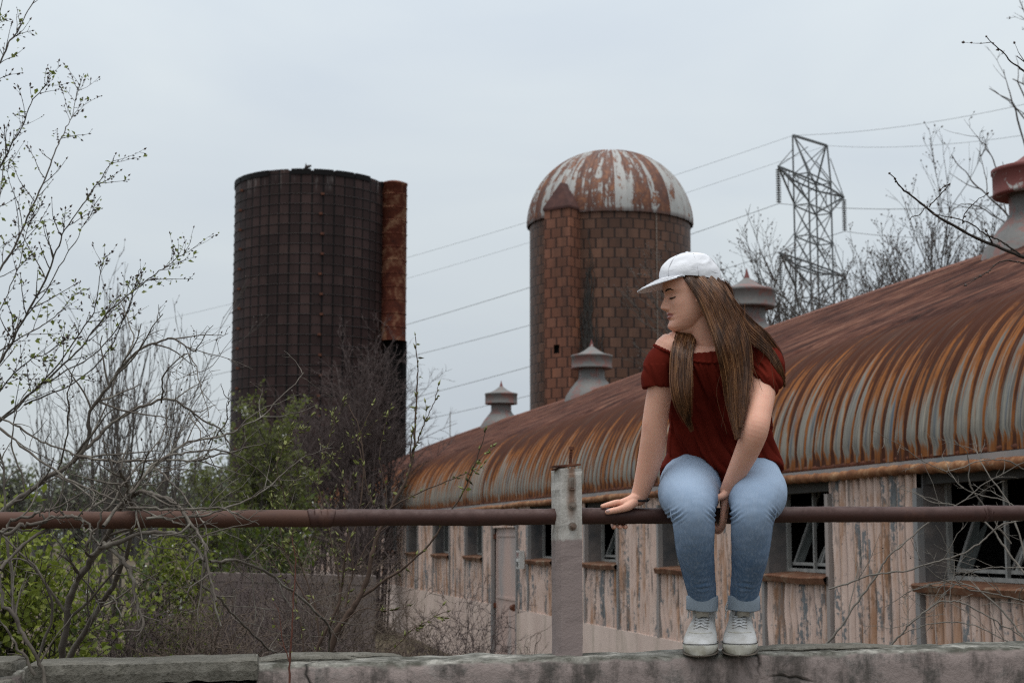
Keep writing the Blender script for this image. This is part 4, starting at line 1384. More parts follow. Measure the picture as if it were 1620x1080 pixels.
# neck, shoulders, torso
limb(mb, [P(1128, 590, 5.09), P(1126, 560, 5.075), Vector(HL(-.026, 0, .018)), Vector(HL(-.022, 0, .07))], [.060, .053, .0495, .05], 26, 28)
limb(mb, [Vector(HL(.035, 0, .012)), Vector(HL(-.02, 0, .0)), P(1122, 545, 5.07)], [.026, .036, .045], 14, 20)
T_ = lambda px, py, d, hw, hd: (P(px, py, d), VX(hw), Vector((0, hd, hd * -.35)))
loft(mb, [T_(1130, 548, 5.09, .055, .05), T_(1131, 560, 5.085, .120, .062), T_(1132, 575, 5.085, .150, .078), T_(1133, 600, 5.11, .158, .092), T_(1135, 640, 5.17, .148, .098), T_(1138, 690, 5.26, .132, .095), T_(1140, 740, 5.34, .150, .105), T_(1140, 768, 5.37, .14, .1)], 40, 44, 2.2)
limb(mb, [P(1120, 530, 5.08), P(1095, 540, 5.075), P(1068, 548, 5.06)], [.030, .038, .042], 14, 20)
limb(mb, [P(1134, 530, 5.08), P(1160, 540, 5.075), P(1190, 550, 5.06)], [.030, .038, .042], 14, 20)
# collar bones
limb(mb, [P(1122, 566, 5.012), P(1095, 560, 5.022), P(1066, 556, 5.045)], [.008, .008, .010], 14, 10)
limb(mb, [P(1138, 566, 5.012), P(1165, 560, 5.022), P(1192, 556, 5.045)], [.008, .008, .010], 14, 10)
# arms
limb(mb, [P(1086, 549, 5.08), P(1057, 553, 5.05), P(1046, 608, 5.065), P(1037, 660, 5.09), P(1034, 692, 5.11), P(1028, 728, 5.14), P(1018, 765, 5.165), P(1010, 787, 5.178)],
     [.048, .048, .0415, .0405, .0415, .0405, .032, .0265], 44, 24)
limb(mb, [P(1172, 550, 5.08), P(1203, 557, 5.05), P(1207, 608, 5.01), P(1200, 655, 4.955), P(1194, 683, 4.94), P(1181, 715, 4.98), P(1163, 752, 5.035), P(1151, 777, 5.075)],
     [.048, .050, .0425, .0405, .0415, .0385, .030, .0255], 44, 24)
# right hand, palm on the pipe, thumb and index along it, the rest round the back
pz = lambda px, dz, dy: pipe_at(px) + Vector((0, dy, dz))
limb(mb, [pz(1010, .062, -.008), pz(1001, .050, -.008), pz(990, .042, -.004), pz(979, .038, .004)], [.0265, .0265, .024, .019], 20, 18, (Vector((0, .25, 1)), .72))
limb(mb, [pz(1002, .044, -.022), pz(992, .030, -.032), pz(978, .021, -.036), pz(968, .017, -.036), pz(960, .013, -.035)], [.0165, .0145, .0105, .0100, .0082], 20, 14)      # thumb
limb(mb, [pz(984, .042, -.004), pz(975, .043, -.012), pz(964, .038, -.014), pz(953, .032, -.014)], [.0125, .0105, .0092, .0075], 20, 14)                              # index
for dx, tip in ((0, 970), (9, 979), (17, 988)):
    limb(mb, [pz(985 + dx * .8, .040, .008), pz(977 + dx, .032, .026), pz(974 + dx, .008, .037), pz(tip + 1, -.020, .032), pz(tip + 1, -.034, .012), pz(tip + 2, -.035, -.004)], [.0115, .0102, .0092, .0088, .0082, .0068], 24, 12)
# left hand between the knees
limb(mb, [P(1152, 774, 5.072), P(1149, 784, 5.088), P(1147, 797, 5.105)], [.0255, .0255, .0235], 16, 18, (Vector((1, .25, 0)), .68))
limb(mb, [P(1150, 778, 5.062), P(1143, 784, 5.052), P(1136, 787, 5.050), P(1132, 793, 5.052)], [.0150, .0115, .0100, .0080], 16, 14)                                  # thumb
for i, (dd, ln) in enumerate(((0, 0), (.019, 4), (.037, 2), (.053, -4))):
    limb(mb, [P(1147, 792, 5.078 + dd), P(1144.5 + i, 808, 5.078 + dd), P(1143 + i, 822 + ln * .5, 5.082 + dd), P(1140.5 + i, 832 + ln, 5.09 + dd), P(1134 + i, 837 + ln, 5.098 + dd), P(1129.5 + i, 833 + ln, 5.10 + dd)],
         [.0118, .0104, .0098, .0092, .0084, .0066], 24, 12)
body = remesh(mb, .0023, 3, .45, 'body')
# lips take their own colour on the same surface
co_ = np.empty(len(body.vertices) * 3, np.float32); body.vertices.foreach_get('co', co_); co_ = co_.reshape(-1, 3).astype(float)
fc = np.array([p.center[:] for p in body.polygons])
rel = fc - OHn; lx, ly, lz = rel @ Fn, rel @ Ln, rel @ Un
topl = .0595 - .002 * np.exp(-(ly / .003) ** 2) - 12. * ly ** 2
lowl = .0372 + 14. * ly ** 2
mi = ((lz < topl) & (lz > lowl) & (np.abs(ly) < .0235) & (lx > .06)).astype(np.int32)
body.polygons.foreach_set('material_index', mi)
bvh = BVHTree.FromPolygons([tuple(q) for q in co_], [tuple(p.vertices) for p in body.polygons])
bo = link('body', body, [MSKIN, MLIP], per)


def on_face(y, z, lift):
    o = Vector(HL(.16, y, z)); h = bvh.ray_cast(o, -Fh)
    q = h[0] if h[0] is not None else Vector(HL(.08, y, z))
    return q + Fh * lift


mb = MB()
for sgn in (1, -1):
    ys = np.linspace(.012, .046, 14)
    pts = [on_face(sgn * y, .1265 + .0045 * math.sin((y - .012) / .034 * 2.4) - .003 * (y > .04), .0006) for y in ys]
    mb.tube(pts, .0030 * np.interp(ys, [.012, .02, .035, .046], [.6, 1.1, .9, .3]), 6)
mb.build('eyebrows', MBROW, bo, smooth=True)
mb = MB()
for sgn in (1, -1):
    ys = np.linspace(.018, .045, 16)
    zz = .1035 - .0028 * np.sin((ys - .018) / .027 * math.pi) + .001
    pts = [on_face(sgn * y, z, .0008) for y, z in zip(ys, zz)]
    mb.tube(pts, .0016 * np.interp(ys, [.018, .03, .045], [.5, 1.2, .9]), 5)
    for y, z in zip(ys[3:], zz[3:]):
        p0 = on_face(sgn * y, z, .0005); mb.tube([p0, p0 + Fh * .0055 - Uh * .0035 + Lh * sgn * .002, p0 + Fh * .009 - Uh * .003 + Lh * sgn * .003], [.0006, .0005, .0002], 4)
mb.build('eyelashes', MBROW, bo, smooth=True)
mb = MB()
q = pz(960.5, .0165, -.0415); mb.ball(q, (.0070, .0036, .0050), 8)
mb.build('thumbnail', MNAIL, bo, smooth=True)
mb = MB()
q = P(1131.2, 791.5, 5.044); mb.ball(q, (.0036, .0034, .0052), 8)
mb.build('thumbnail', MNAIL, bo, smooth=True)

# --- blouse
mb = MB()
S_ = lambda px, py, d, hw, hd: (P(px, py, d), VX(hw), Vector((0, hd, hd * -.30)))
loft(mb, [S_(1132, 573, 5.085, .150, .089), S_(1132, 581, 5.09, .161, .097), S_(1133, 605, 5.105, .166, .118), S_(1136, 640, 5.150, .164, .132), S_(1139, 680, 5.23, .172, .128), S_(1141, 715, 5.285, .190, .142), S_(1142, 738, 5.315, .203, .155), S_(1142, 748, 5.32, .206, .158)], 46, 60, 2.3)
loft(mb, [(P(1050, 556, 5.055), Vector((.036, 0, -.0135)), Vector((0, .056, 0))), (P(1046, 572, 5.056), Vector((.052, 0, -.010)), Vector((0, .060, 0))), (P(1042, 592, 5.06), Vector((.056, 0, -.004)), Vector((0, .060, 0))), (P(1041, 614, 5.065), Vector((.0535, 0, .0)), Vector((0, .0545, 0)))], 24, 32, 2.)
limb(mb, [P(1180, 556, 5.07), P(1203, 559, 5.055), P(1212, 580, 5.035), P(1212, 602, 5.015)], [.048, .058, .062, .0575], 24, 28)
limb(mb, [P(1134, 690, 5.19), P(1140, 730, 5.185), P(1142, 752, 5.19)], [.085, .065, .034], 14, 24, (Vector((0, 1, 0)), .55))
bl = remesh(mb, .0036, 8, .5, 'blouse')
n = len(bl.vertices); co_ = np.empty(n * 3, np.float32); bl.vertices.foreach_get('co', co_); co_ = co_.reshape(-1, 3)
nr = np.array([v.normal[:] for v in bl.vertices])
cen = P(1134, 560, 5.1)
zt, zb_ = P(1134, 575, 5.05).z, P(1134, 748, 5.2).z
hfrac = np.clip((zt - co_[:, 2]) / (zt - zb_), 0, 1)
disp = np.zeros(n)
for i in range(n):
    x, y, z = co_[i]
    dx = x - cen.x
    q = x * (1 - .25 * hfrac[i])
    a = mnoise.noise((q * 26 + .6 * mnoise.noise((x * 8, z * 6, 2)), y * 18, z * 3.2))
    b = mnoise.noise((q * 60, y * 40, z * 7 + 5))
    gath = math.sin(q * 330 + 3 * mnoise.noise((x * 14, y * 9, 0))) * math.exp(-hfrac[i] * 6)
    wr = mnoise.noise((x * 14 + z * 16, y * 12, z * 15 + 7))
    sl = 1. if abs(x - cen.x) < .145 else .45
    disp[i] = sl * (.016 * a * (.35 + .8 * hfrac[i]) + .004 * b + .0045 * gath + .010 * wr * (.25 + hfrac[i]) - .013 * (1 - abs(math.sin(q * 42 + 1.6 * mnoise.noise((x * 6, z * 3.5, 3)) + .8))) ** 2.5 * min(1, hfrac[i] * 5) - .008 * (1 - abs(math.sin(q * 90 + 2.2 * mnoise.noise((x * 9, z * 6, 8))))) ** 3 * min(1, hfrac[i] * 6))
    if hfrac[i] < .02: disp[i] *= .25
co_ = co_ + nr * disp[:, None]
# elastic neckline: a narrow pinch just under the upper edge
bl.vertices.foreach_set('co', co_.ravel().astype(np.float32))
blo = link('blouse', bl, MBLOUSE, per)
# elastic neckline and sleeve hems
bvb = BVHTree.FromPolygons([tuple(q) for q in co_.astype(float)], [tuple(p.vertices) for p in bl.polygons])
def front_hit(px, py, lift=.002):
    o = Vector((0, 0, E)); d = ray(px, py).normalized(); best = None
    for t_ in (bvh, bvb):
        h_ = t_.ray_cast(o, d)
        if h_[0] is not None and (best is None or h_[3] < best[1]): best = (h_[0], h_[3])
    return best[0] - d * lift if best else None
mb = MB()
nk = [front_hit(x, y) for x, y in ((1035, 547), (1040, 549), (1048, 552.5), (1056, 556), (1064, 560), (1074, 564.5), (1085, 568), (1100, 571), (1115, 572.5), (1130, 573), (1145, 572), (1160, 569), (1172, 565))]
nk = spline([q for q in nk if q is not None], 90)
nk[:, 2] += .0012 * np.sin(np.arange(90) * 1.5)
mb.tube(nk, .0052 + .0012 * np.sin(np.arange(90) * 1.5), 8)
mb.build('neckline', MBLOUSE, blo, smooth=True)
a = np.linspace(0, 2 * math.pi, 60)
def ring(c, ax, r1, r2, rad, wav=0):
    ax = Vector(ax).normalized(); x = ax.cross(Vector((0, 1, .2))).normalized(); y = ax.cross(x)
    return [Vector(c) + x * r1 * math.cos(t) + y * r2 * math.sin(t) + ax * wav * math.sin(t * 9) for t in a]


# --- jeans
mb = MB()
legs = {
    'a': ([P(1103, 742, 5.39), P(1094, 764, 5.25), P(1090, 781, 5.12), P(1093, 792, 5.035), P(1096, 806, 5.0), P(1098, 832, 5.005), P(1100, 868, 5.04), P(1106, 905, 5.09), P(1111, 942, 5.145), P(1112, 952, 5.158)],
          [.098, .104, .101, .086, .0700, .0645, .0602, .0518, .0440, .0395]),
    'b': ([P(1180, 742, 5.39), P(1191, 764, 5.25), P(1197, 781, 5.12), P(1194, 792, 5.035), P(1191, 806, 5.0), P(1189, 832, 5.005), P(1187, 868, 5.04), P(1182, 905, 5.09), P(1177, 942, 5.145), P(1176, 952, 5.158)],
          [.098, .101, .097, .084, .0700, .0650, .0598, .0512, .0440, .0395])}
for pts, rad in legs.values():
    limb(mb, pts, rad, 54, 32)
loft(mb, [(P(1141, 775, 5.37), VX(.15), Vector((0, .10, 0))), (P(1141, 745, 5.38), VX(.185), Vector((0, .12, -.02))), (P(1140, 705, 5.33), VX(.165), Vector((0, .11, -.02)))], 16, 36)
je = remesh(mb, .0042, 6, .5, 'jeans')
n = len(je.vertices); co_ = np.empty(n * 3, np.float32); je.vertices.foreach_get('co', co_); co_ = co_.reshape(-1, 3)
nr = np.array([v.normal[:] for v in je.vertices])
# creases beside and above the knees (centre, direction of the folds, size)
cr = [(P(1064, 816, 5.03), .75, 1), (P(1126, 814, 5.0), -.75, 1), (P(1155, 815, 5.0), .75, 1), (P(1220, 815, 5.03), -.75, 1), (P(1112, 928, 5.1), .1, .45), (P(1177, 928, 5.1), -.1, .45)]
disp = np.zeros(n)
for i in range(n):
    x, y, z = co_[i]
    d = .0040 * mnoise.noise((x * 13, y * 13, z * 11)) + .0009 * mnoise.noise((x * 30, y * 30, z * 52))
    for c_, sl, sz in cr:
        dx, dz = x - c_.x, z - c_.z
        if abs(dx) < .075 and abs(dz) < .075 and y < c_.y + .09:
            u_ = dz - sl * dx + .004 * mnoise.noise((x * 60, z * 60, 2)); d += .0055 * sz * math.exp(-(dx / .022) ** 2 - (dz / .019) ** 2) * math.sin(u_ * 2 * math.pi / .0165)
    disp[i] = d
co_ = co_ + nr * disp[:, None]
je.vertices.foreach_set('co', co_.ravel().astype(np.float32))
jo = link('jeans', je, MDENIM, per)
# outer seams
bj = BVHTree.FromPolygons([tuple(q) for q in co_], [tuple(p.vertices) for p in je.polygons])
for pts, s_ in ((legs['a'][0], -1), (legs['b'][0], 1)):
    p = spline(pts, 60)[20:]
    out = []; mb = MB()
    for q in p:
        h = bj.ray_cast(Vector(q) + Vector((s_ * .2, -.04, 0)), Vector((-s_, 0.2, 0)).normalized())
        if h[0] is not None: out.append(h[0])
    if len(out) > 6: mb.tube(spline(out[6::3], 50), .0018, 6)
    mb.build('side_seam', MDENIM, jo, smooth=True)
for pts in (legs['a'][0], legs['b'][0]):
    mb = MB()
    c0, c1_ = pts[-2] + Vector((0, .002, -.001)), pts[-2] + Vector((0, .014, -.047))
    n_, k_ = 8, 40
    aa_ = np.linspace(0, 2 * math.pi, k_ + 1)
    rings_ = []
    for t, r in ((0, .0430), (0, .0492), (.08, .0512), (.5, .0505), (.92, .0512), (1., .0500), (1., .046), (.6, .044)):
        c_ = c0.lerp(c1_, t)
        rings_.append(np.stack([c_.x + r * np.cos(aa_), c_.y + r * np.sin(aa_) * .95, c_.z + .003 * np.sin(aa_ * 2 + 1) + 0 * aa_], -1))
    mb.grid(np.array(rings_))
    mb.build('cuff', MCUFF, jo, smooth=True)
    mb = MB()
    mb.tube([c0 + Vector((.0495, .0, -.002)), c0.lerp(c1_, .5) + Vector((.0505, 0, 0)), c1_ + Vector((.0505, 0, .002))], .0022, 6)
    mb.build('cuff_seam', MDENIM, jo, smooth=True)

# --- shoes
def shoe(toe, heel, ank):
    tz = E + wall_z((Vector(toe) - WPT[0]).dot(WD)) + .006
    toe = Vector((toe.x, toe.y, 0)); heel = Vector((heel.x, heel.y, 0))
    d = (toe - heel); L_ = d.length; d.normalize(); s = Vector((-d.y, d.x, 0))
    if s.x < 0: s = -s
    tiltd = .022
    def W(t, x, z): return heel + d * (L_ * t) + s * x + Vector((0, 0, tz + z - max(0, t - .72) * tiltd * 2.2))
    mb = MB()
    st = [(-.0, .020, .055), (.05, .030, .080), (.18, .036, .105), (.34, .0400, .110), (.5, .0455, .092), (.64, .0505, .072), (.78, .0535, .054), (.9, .047, .043), (.97, .034, .034), (1.0, .015, .026)]
    loft(mb, [(W(t, 0, h / 2 + .008), s * w_, Vector((0, 0, h / 2))) for t, w_, h in st], 50, 36, 2.5)
    limb(mb, [W(.22, 0, .055), W(.24, 0, .095), Vector((ank.x, ank.y + .01, tz + .125))], [.036, .037, .036], 14, 24)
    me = remesh(mb, .0032, 4, .5, 'shoe')
    so_ = link('shoe', me, MCANVAS, per)
    bs = BVHTree.FromPolygons([tuple(v.co + ROOT[per.name]) for v in me.vertices], [tuple(p.vertices) for p in me.polygons])
    # rubber sole with foxing band and toe bumper
    out = np.array([(t, w_) for t, w_ in [(-.02, .006), (-.012, .022), (.04, .034), (.18, .0400), (.34, .0430), (.5, .0475), (.64, .0530), (.76, .0555), (.86, .0520), (.93, .0440), (.98, .0315), (1.008, .016), (1.016, 0)]])
    tt = spline([(q[0], q[1], 0) for q in out], 60)
    loop = np.concatenate([tt[:, :2], (tt[::-1, :2] * np.array((1, -1)))[1:-1]])
    def band(z0, z1, o, mat, name, par, frontup=0):
        mb = MB(); rows = []
        for z_, gg in ((z0, -.008), (z0 + .004, o - .0025), ((z0 + z1) / 2, o + .001), (z1 - .002, o), (z1, o - .003), (z1 - .001, o - .016)):
            rows.append([tuple(W(t, (abs(w_) + gg) * (1 if w_ >= 0 else -1) if abs(w_) > .004 else w_, z_ + (frontup * max(0, (t - .70) / .3) ** 1.3 if z_ > z0 + .004 else 0))) for t, w_ in loop])
        G = np.array(rows); G = np.concatenate([G, G[:, :1]], 1)
        mb.grid(G)
        nl_ = len(loop)
        mb.add(G[0, :-1], None, [[0, i, i + 1] for i in range(1, nl_ - 1)])
        return mb.build(name, mat, par, smooth=True)
    band(.006, .028, .0, MRUB, 'sole', so_, .010)
    band(.0, .0065, .0015, MSOLE, 'outsole', so_)
    mb = MB(); pts = [W(t, w_ * 1.005, 0.0293 + .0105 * max(0, (t - .70) / .3) ** 1.3) for t, w_ in loop]
    mb.tube(np.array([tuple(q) for q in pts + pts[:1]]), .0012, 5, False); mb.build('trim_line', MBAND, so_, smooth=True)
    # toe cap
    def top(t, x, lift=.003):
        o = W(t, x, .25); h = bs.ray_cast(o, Vector((0, 0, -1)))
        return (h[0] if h[0] is not None else W(t, x, .06)) + Vector((0, 0, lift))
    mb = MB()
    pts = [top(.745 + .05 * (1 - (x / .036) ** 2), x, .0005) for x in np.linspace(-.036, .036, 15)]
    mb.tube(np.array([tuple(q) for q in pts]), .0018, 6); mb.build('toe_cap_seam', MRUB, so_, smooth=True)
    # laces: crossing rows, a knot, two loops and two ends
    mb = MB()
    rows = [.70, .64, .58, .52, .46, .41, .36]
    for i, t in enumerate(rows[:-1]):
        wdt = .017 + .001 * i
        mb.tube(spline([top(t, -wdt), top((t + rows[i + 1]) / 2, 0, .006), top(rows[i + 1], wdt + .001)], 8), .0026, 6)
        mb.tube(spline([top(t, wdt), top((t + rows[i + 1]) / 2, 0, .0045), top(rows[i + 1], -wdt - .001)], 8), .0026, 6)
    kn = top(.35, 0, .006) + d * .008
    mb.ball(kn, (.0055, .0055, .005), 8)
    for sg, dr in ((1, 1), (-1, .9)):
        mb.tube(spline([kn, kn + s * sg * .022 + d * .012 + Vector((0, 0, .008)), kn + s * sg * .046 * dr + d * .028 + Vector((0, 0, -.022)), kn + s * sg * .048 * dr + d * .030 + Vector((0, 0, -.042)), kn + s * sg * .030 * dr + d * .032 + Vector((0, 0, -.026)), kn + s * sg * .008 + d * .010], 24), .0030, 6)
        mb.tube(spline([kn, kn + s * sg * .018 + d * .02 + Vector((0, 0, .002)), kn + s * sg * .040 + d * .022 + Vector((0, 0, -.035)), kn + s * sg * .046 + d * .026 + Vector((0, 0, -.066))], 16), .0027, 6)
    mb.build('laces', MLACE, so_, smooth=True)
    mb = MB()
    for t in rows:
        for sg in (-1, 1): mb.ball(top(t, sg * .021, .0008), (.0026, .0026, .0016), 6)
    mb.build('eyelets', MBOLT, so_, smooth=True)
    # tongue standing up in front of the cuff
    mb = MB()
    fr = Vector((ank.x, ank.y, tz)) + d * .049
    G = []
    for v_ in np.linspace(0, 1, 10):
        row = []
        for u_ in np.linspace(-1, 1, 11):
            wdt = .022 * (1 - .2 * (1 - v_))
            row.append(tuple(fr + s * (u_ * wdt) + d * (.004 - .020 * u_ * u_ + .008 * math.sin(v_ * 2)) + Vector((0, 0, .104 + v_ * .024 + .004 * math.sin(u_ * 2.2 + 1)))))
        G.append(row)
    G = np.array(G); mb.grid(G); mb.grid((G - np.array(d) * .005)[:, ::-1])
    mb.grid(np.stack([G[-1], G[-1] - np.array(d) * .005], 0))
    mb.build('tongue', MTONGUE, so_, smooth=True)
    return so_


shoe(P(1105, 1015, 5.035), P(1117, 1015, 5.275), P(1113, 960, 5.185))
shoe(P(1170, 1015, 5.035), P(1172, 1015, 5.275), P(1176, 960, 5.185))

# --- bracelet
mb = MB()
c0 = P(1011.5, 788.5, 5.178); ax = (P(1010, 790, 5.178) - P(1020, 762, 5.163)).normalized()
ax = (ax + Vector((.25, 0, -.0))).normalized()
mb.tube(ring(c0, ax, 0.0305, .0290, 0), .0036, 8, False)
tag(mb.build('hair_tie_bracelet', MBAND, per, smooth=True), 'thin black hair tie worn round the wrist')

# --- cap
C0 = np.array((-.008, 0, 0))
def cap_edge(phi):
    return .157 + .018 * np.cos(phi) - .004 * np.cos(2 * phi)
def cap_pt(phi, t, o=0.):
    """t 0 edge .. 1 top"""
    ze = cap_edge(phi); zt_ = .2465 + o
    el = t * math.pi / 2
    a_f = np.where(np.cos(phi) > 0, .0985, .104); wq = .0865
    k_ = np.cos(el) ** (.72 + .30 * np.clip(np.cos(phi), 0, 1))
    x = -.006 + (a_f + o) * np.cos(phi) * k_ ; y = (wq + o) * np.sin(phi) * k_
    z = ze + (zt_ - ze) * np.sin(el) ** 1.05
    # front panels stand a little upright
    x = x + 0 * el
    return x, y, z
phi = np.linspace(-math.pi, math.pi, 121); tt = np.linspace(0, 1, 36)
PH, TT = np.meshgrid(phi, tt, indexing='ij')
x, y, z = cap_pt(PH, TT)
crx = np.array([[(1 - 2 * abs(mnoise.noise((a_ * 9 - c_ * 12, b_ * 9, c_ * 26 + a_ * 14)))) * .8 + .5 * mnoise.noise((a_ * 30, b_ * 30, c_ * 40)) for a_, b_, c_ in zip(r1, r2, r3)] for r1, r2, r3 in zip(x, y, z)])
o_ = .0050 * crx * np.sin(np.clip(TT * 1.15, 0, 1) * math.pi) 
x, y, z = cap_pt(PH, TT, o_)
mb = MB(); G = HL(x, y, z); mb.grid(G)
xi, yi, zi = cap_pt(PH, TT * .985, -.003)
Gi = HL(xi, yi, zi); mb.grid(Gi[:, ::-1])
mb.grid(np.stack([Gi[:, 0], G[:, 0]], 1))
capo = mb.build('cap', MCAPW, per, smooth=True)
mb = MB()
for q in np.arange(6) * math.pi / 3 + math.pi / 6:
    x, y, z = cap_pt(np.full(30, q), np.linspace(.0, .985, 30), .0008)
    mb.tube(HL(x, y, z), .0015, 5)
x, y, z = cap_pt(np.linspace(-math.pi, math.pi, 90), np.full(90, .16), .0006); 
mb.tube(HL(x, y, z), .0010, 5)
mb.build('panel_seams', MSEAM, capo, smooth=True)
mb = MB()
for q in (.55, 1.6, 2.65, -.55, -1.6, -2.65):
    x, y, z = cap_pt(np.array([q]), np.array([.66]), .001); mb.ball(HL(x, y, z)[0], (.0028, .0028, .0028), 6)
mb.build('eyelets', MSEAM, capo, smooth=True)
mb = MB(); mb.ball(HL(-.006, 0, .2475), (.007, .007, .004), 8); mb.build('cap_button', MCAPW, capo, smooth=True)
mb = MB()
nb = 41
ph_ = np.linspace(-1.12, 1.12, nb); rows_t = []; rows_b = []
for s_ in np.linspace(0, 1, 12):
    ze = cap_edge(ph_)
    x0, y0, z0 = cap_pt(ph_, np.zeros(nb))
    ln = .076 * np.clip(np.cos(ph_ * 1.30), 0, 1) ** .55 + .004
    x = x0 + ln * s_ * (1 - .0 * ph_); y = y0 * (1 + .10 * s_ * np.cos(ph_))
    z = z0 - .002 - .034 * s_ ** 1.1 * (ln / .08) ** 1.3 - .004 * (y / .08) ** 2 * s_ + .003 * s_ * (1 - s_) + .11 * y * s_
    rows_t.append(HL(x, y, z + .0018)); rows_b.append(HL(x, y, z - .0018))
Tt, Bb = np.array(rows_t), np.array(rows_b)
mb.grid(Tt); mb.grid(Bb[:, ::-1]); mb.grid(np.stack([Bb[-1], Tt[-1]], 0)); mb.grid(np.stack([Tt[0], Bb[0]], 0))
brim = mb.build('brim', MCAPW, capo, smooth=True)
mb = MB()
for r_i in (3, 5, 7, 9): mb.tube(Tt[r_i, 3:-3] + np.array((0, 0, .0004)), .0007, 4)
mb.build('brim_stitching', MSEAM, brim, smooth=True)
mb = MB(); x, y, z = cap_pt(np.linspace(2.75, 3.53, 12), np.full(12, .06), .002); mb.tube(HL(x, y, z), .007, 6); mb.build('back_strap', MCAPW, capo, smooth=True)

# --- hair
hr = np.random.default_rng(12)
HV = MB(); HU = MB()


def lock(guide, w0, n_str, rad=.00085, spread_in=(1, .55), under=True, taper_end=.2, k=30, wave=.0036):
    """guide: world points, w0: list of half widths (m) along it; strands fill an elliptic section"""
    g = spline(guide, k)
    wv = np.interp(np.linspace(0, 1, k), np.linspace(0, 1, len(w0)), w0)
    t = np.gradient(g, axis=0); t /= np.linalg.norm(t, axis=1)[:, None]
    view = g / np.linalg.norm(g, axis=1)[:, None]
    xs_ = np.cross(t, np.array((0, 1., 0))); xs_ /= np.linalg.norm(xs_, axis=1)[:, None]
    ys_ = np.cross(t, xs_)
    if under:
        V, Q, T = tube_arrays(g, 1., 14)
        ph = np.tile(np.linspace(0, 2 * math.pi, 14, endpoint=False), k)
        gi = np.repeat(np.arange(k), 14)
        tp = np.interp(np.linspace(0, 1, k), [0, .6, .85, 1], [.95, .8, .4, .02])
        V = g[gi] + (xs_[gi] * np.cos(ph)[:, None] * .80 + ys_[gi] * np.sin(ph)[:, None] * .38) * (wv * tp)[gi][:, None]
        HU.add(V, Q, T)
    for _ in range(n_str):
        a = hr.uniform(0, 2 * math.pi); r = hr.random() ** .45
        ox, oy = math.cos(a) * r * spread_in[0], math.sin(a) * r * spread_in[1]
        q0 = hr.uniform(0, .06); q1 = 1 - .42 * hr.random() ** 1.6
        i0, i1 = int(q0 * (k - 1)), max(6, int(round(q1 * (k - 1))))
        sl = slice(i0, i1 + 1)
        tt = np.linspace(0, 1, k)[sl]
        ph = hr.uniform(0, 6.28); fq = hr.uniform(3, 7); dr = hr.normal() * .24
        oxx = ox * (1 + .0 * tt) + dr * tt ** 2 + wave / max(.01, wv.mean()) * np.sin(tt * fq + ph)
        p = g[sl] + xs_[sl] * (oxx * wv[sl])[:, None] + ys_[sl] * ((oy + .2 * wave / .01 * np.cos(tt * fq + ph) * .3) * wv[sl])[:, None]
        rr_ = rad * np.interp(tt, [0, .7, 1], [1, 1, taper_end]) * hr.uniform(.7, 1.3)
        V, Q, T = tube_arrays(p, rr_, 3, False)
        HV.add(V, Q)


h = lambda x, y, z: Vector(HL(x, y, z))
# near side: from under the cap edge, over the ear, down over the chest
lock([h(.036, .058, .178), h(.020, .078, .150), P(1113, 474, 4.942), P(1128, 508, 4.938), P(1143, 548, 4.925), P(1154, 590, 4.945), P(1159, 637, 4.96), P(1166, 695, 4.925)], [.008, .012, .015, .016, .019, .021, .018, .006], 882)
lock([h(.004, .060, .180), h(-.012, .080, .148), P(1127, 470, 4.942), P(1143, 505, 4.94), P(1158, 545, 4.932), P(1165, 590, 4.94), P(1167, 640, 4.935), P(1169, 693, 4.91)], [.010, .017, .022, .025, .026, .024, .019, .005], 1092)
lock([h(-.03, .060, .172), h(-.045, .076, .140), P(1140, 470, 4.955), P(1156, 503, 4.952), P(1172, 540, 4.945), P(1178, 580, 4.945), P(1176, 628, 4.925), P(1172, 676, 4.90)], [.010, .017, .022, .025, .025, .020, .014, .004], 900)
# over the near shoulder and down the back
lock([h(-.055, .050, .165), h(-.074, .064, .130), P(1149, 480, 4.975), P(1170, 510, 4.972), P(1194, 535, 4.972), P(1218, 558, 4.975), P(1233, 585, 4.975), P(1241, 612, 5.0)], [.010, .015, .019, .019, .017, .013, .010, .004], 620, under=False)
lock([h(-.070, .035, .160), h(-.092, .043, .125), P(1153, 480, 5.0), P(1178, 512, 5.0), P(1205, 536, 5.0), P(1228, 565, 5.02), P(1240, 600, 5.03)], [.010, .016, .022, .024, .022, .018, .006], 630)
lock([h(-.08, .0, .14), h(-.104, -.005, .11), h(-.10, -.01, .06), P(1146, 530, 5.13), P(1160, 570, 5.17)], [.03, .045, .05, .05, .05], 420)
lock([h(-.06, .05, .08), P(1130, 525, 5.06), P(1136, 560, 5.05), P(1145, 595, 5.02)], [.025, .03, .03, .02], 330)
# lock over the far shoulder, in front of the chest
lock([h(-.03, -.055, .05), P(1094, 515, 5.085), P(1083, 530, 5.04), P(1075, 560, 4.985), P(1074, 605, 4.965), P(1080, 642, 4.97), P(1095, 682, 5.005)], [.026, .026, .024, .024, .023, .018, .006], 798)
lock([h(-.02, -.05, .03), P(1099, 518, 5.07), P(1090, 540, 5.02), P(1085, 580, 4.98), P(1086, 620, 4.97), P(1092, 660, 4.99)], [.018, .018, .018, .018, .015, .005], 420)
# fly-aways
for q in range(26):
    a0 = P(1150 + hr.uniform(-20, 40), 470 + hr.uniform(0, 60), 4.95); b0 = P(1160 + hr.uniform(-20, 84), 560 + hr.uniform(0, 130), 4.93 + hr.uniform(0, .1))
    md_ = (a0 + b0) / 2 + Vector((hr.normal() * .03, 0, hr.normal() * .02))
    HV.tube(spline([a0, md_, b0], 14), .0007, 3, False)
hu = HU.build('hair', MHAIRU, per, smooth=True)
HV.build('strands', MHAIR, hu, smooth=True)
# ================================================================== PLANTS
pr = np.random.default_rng(77)


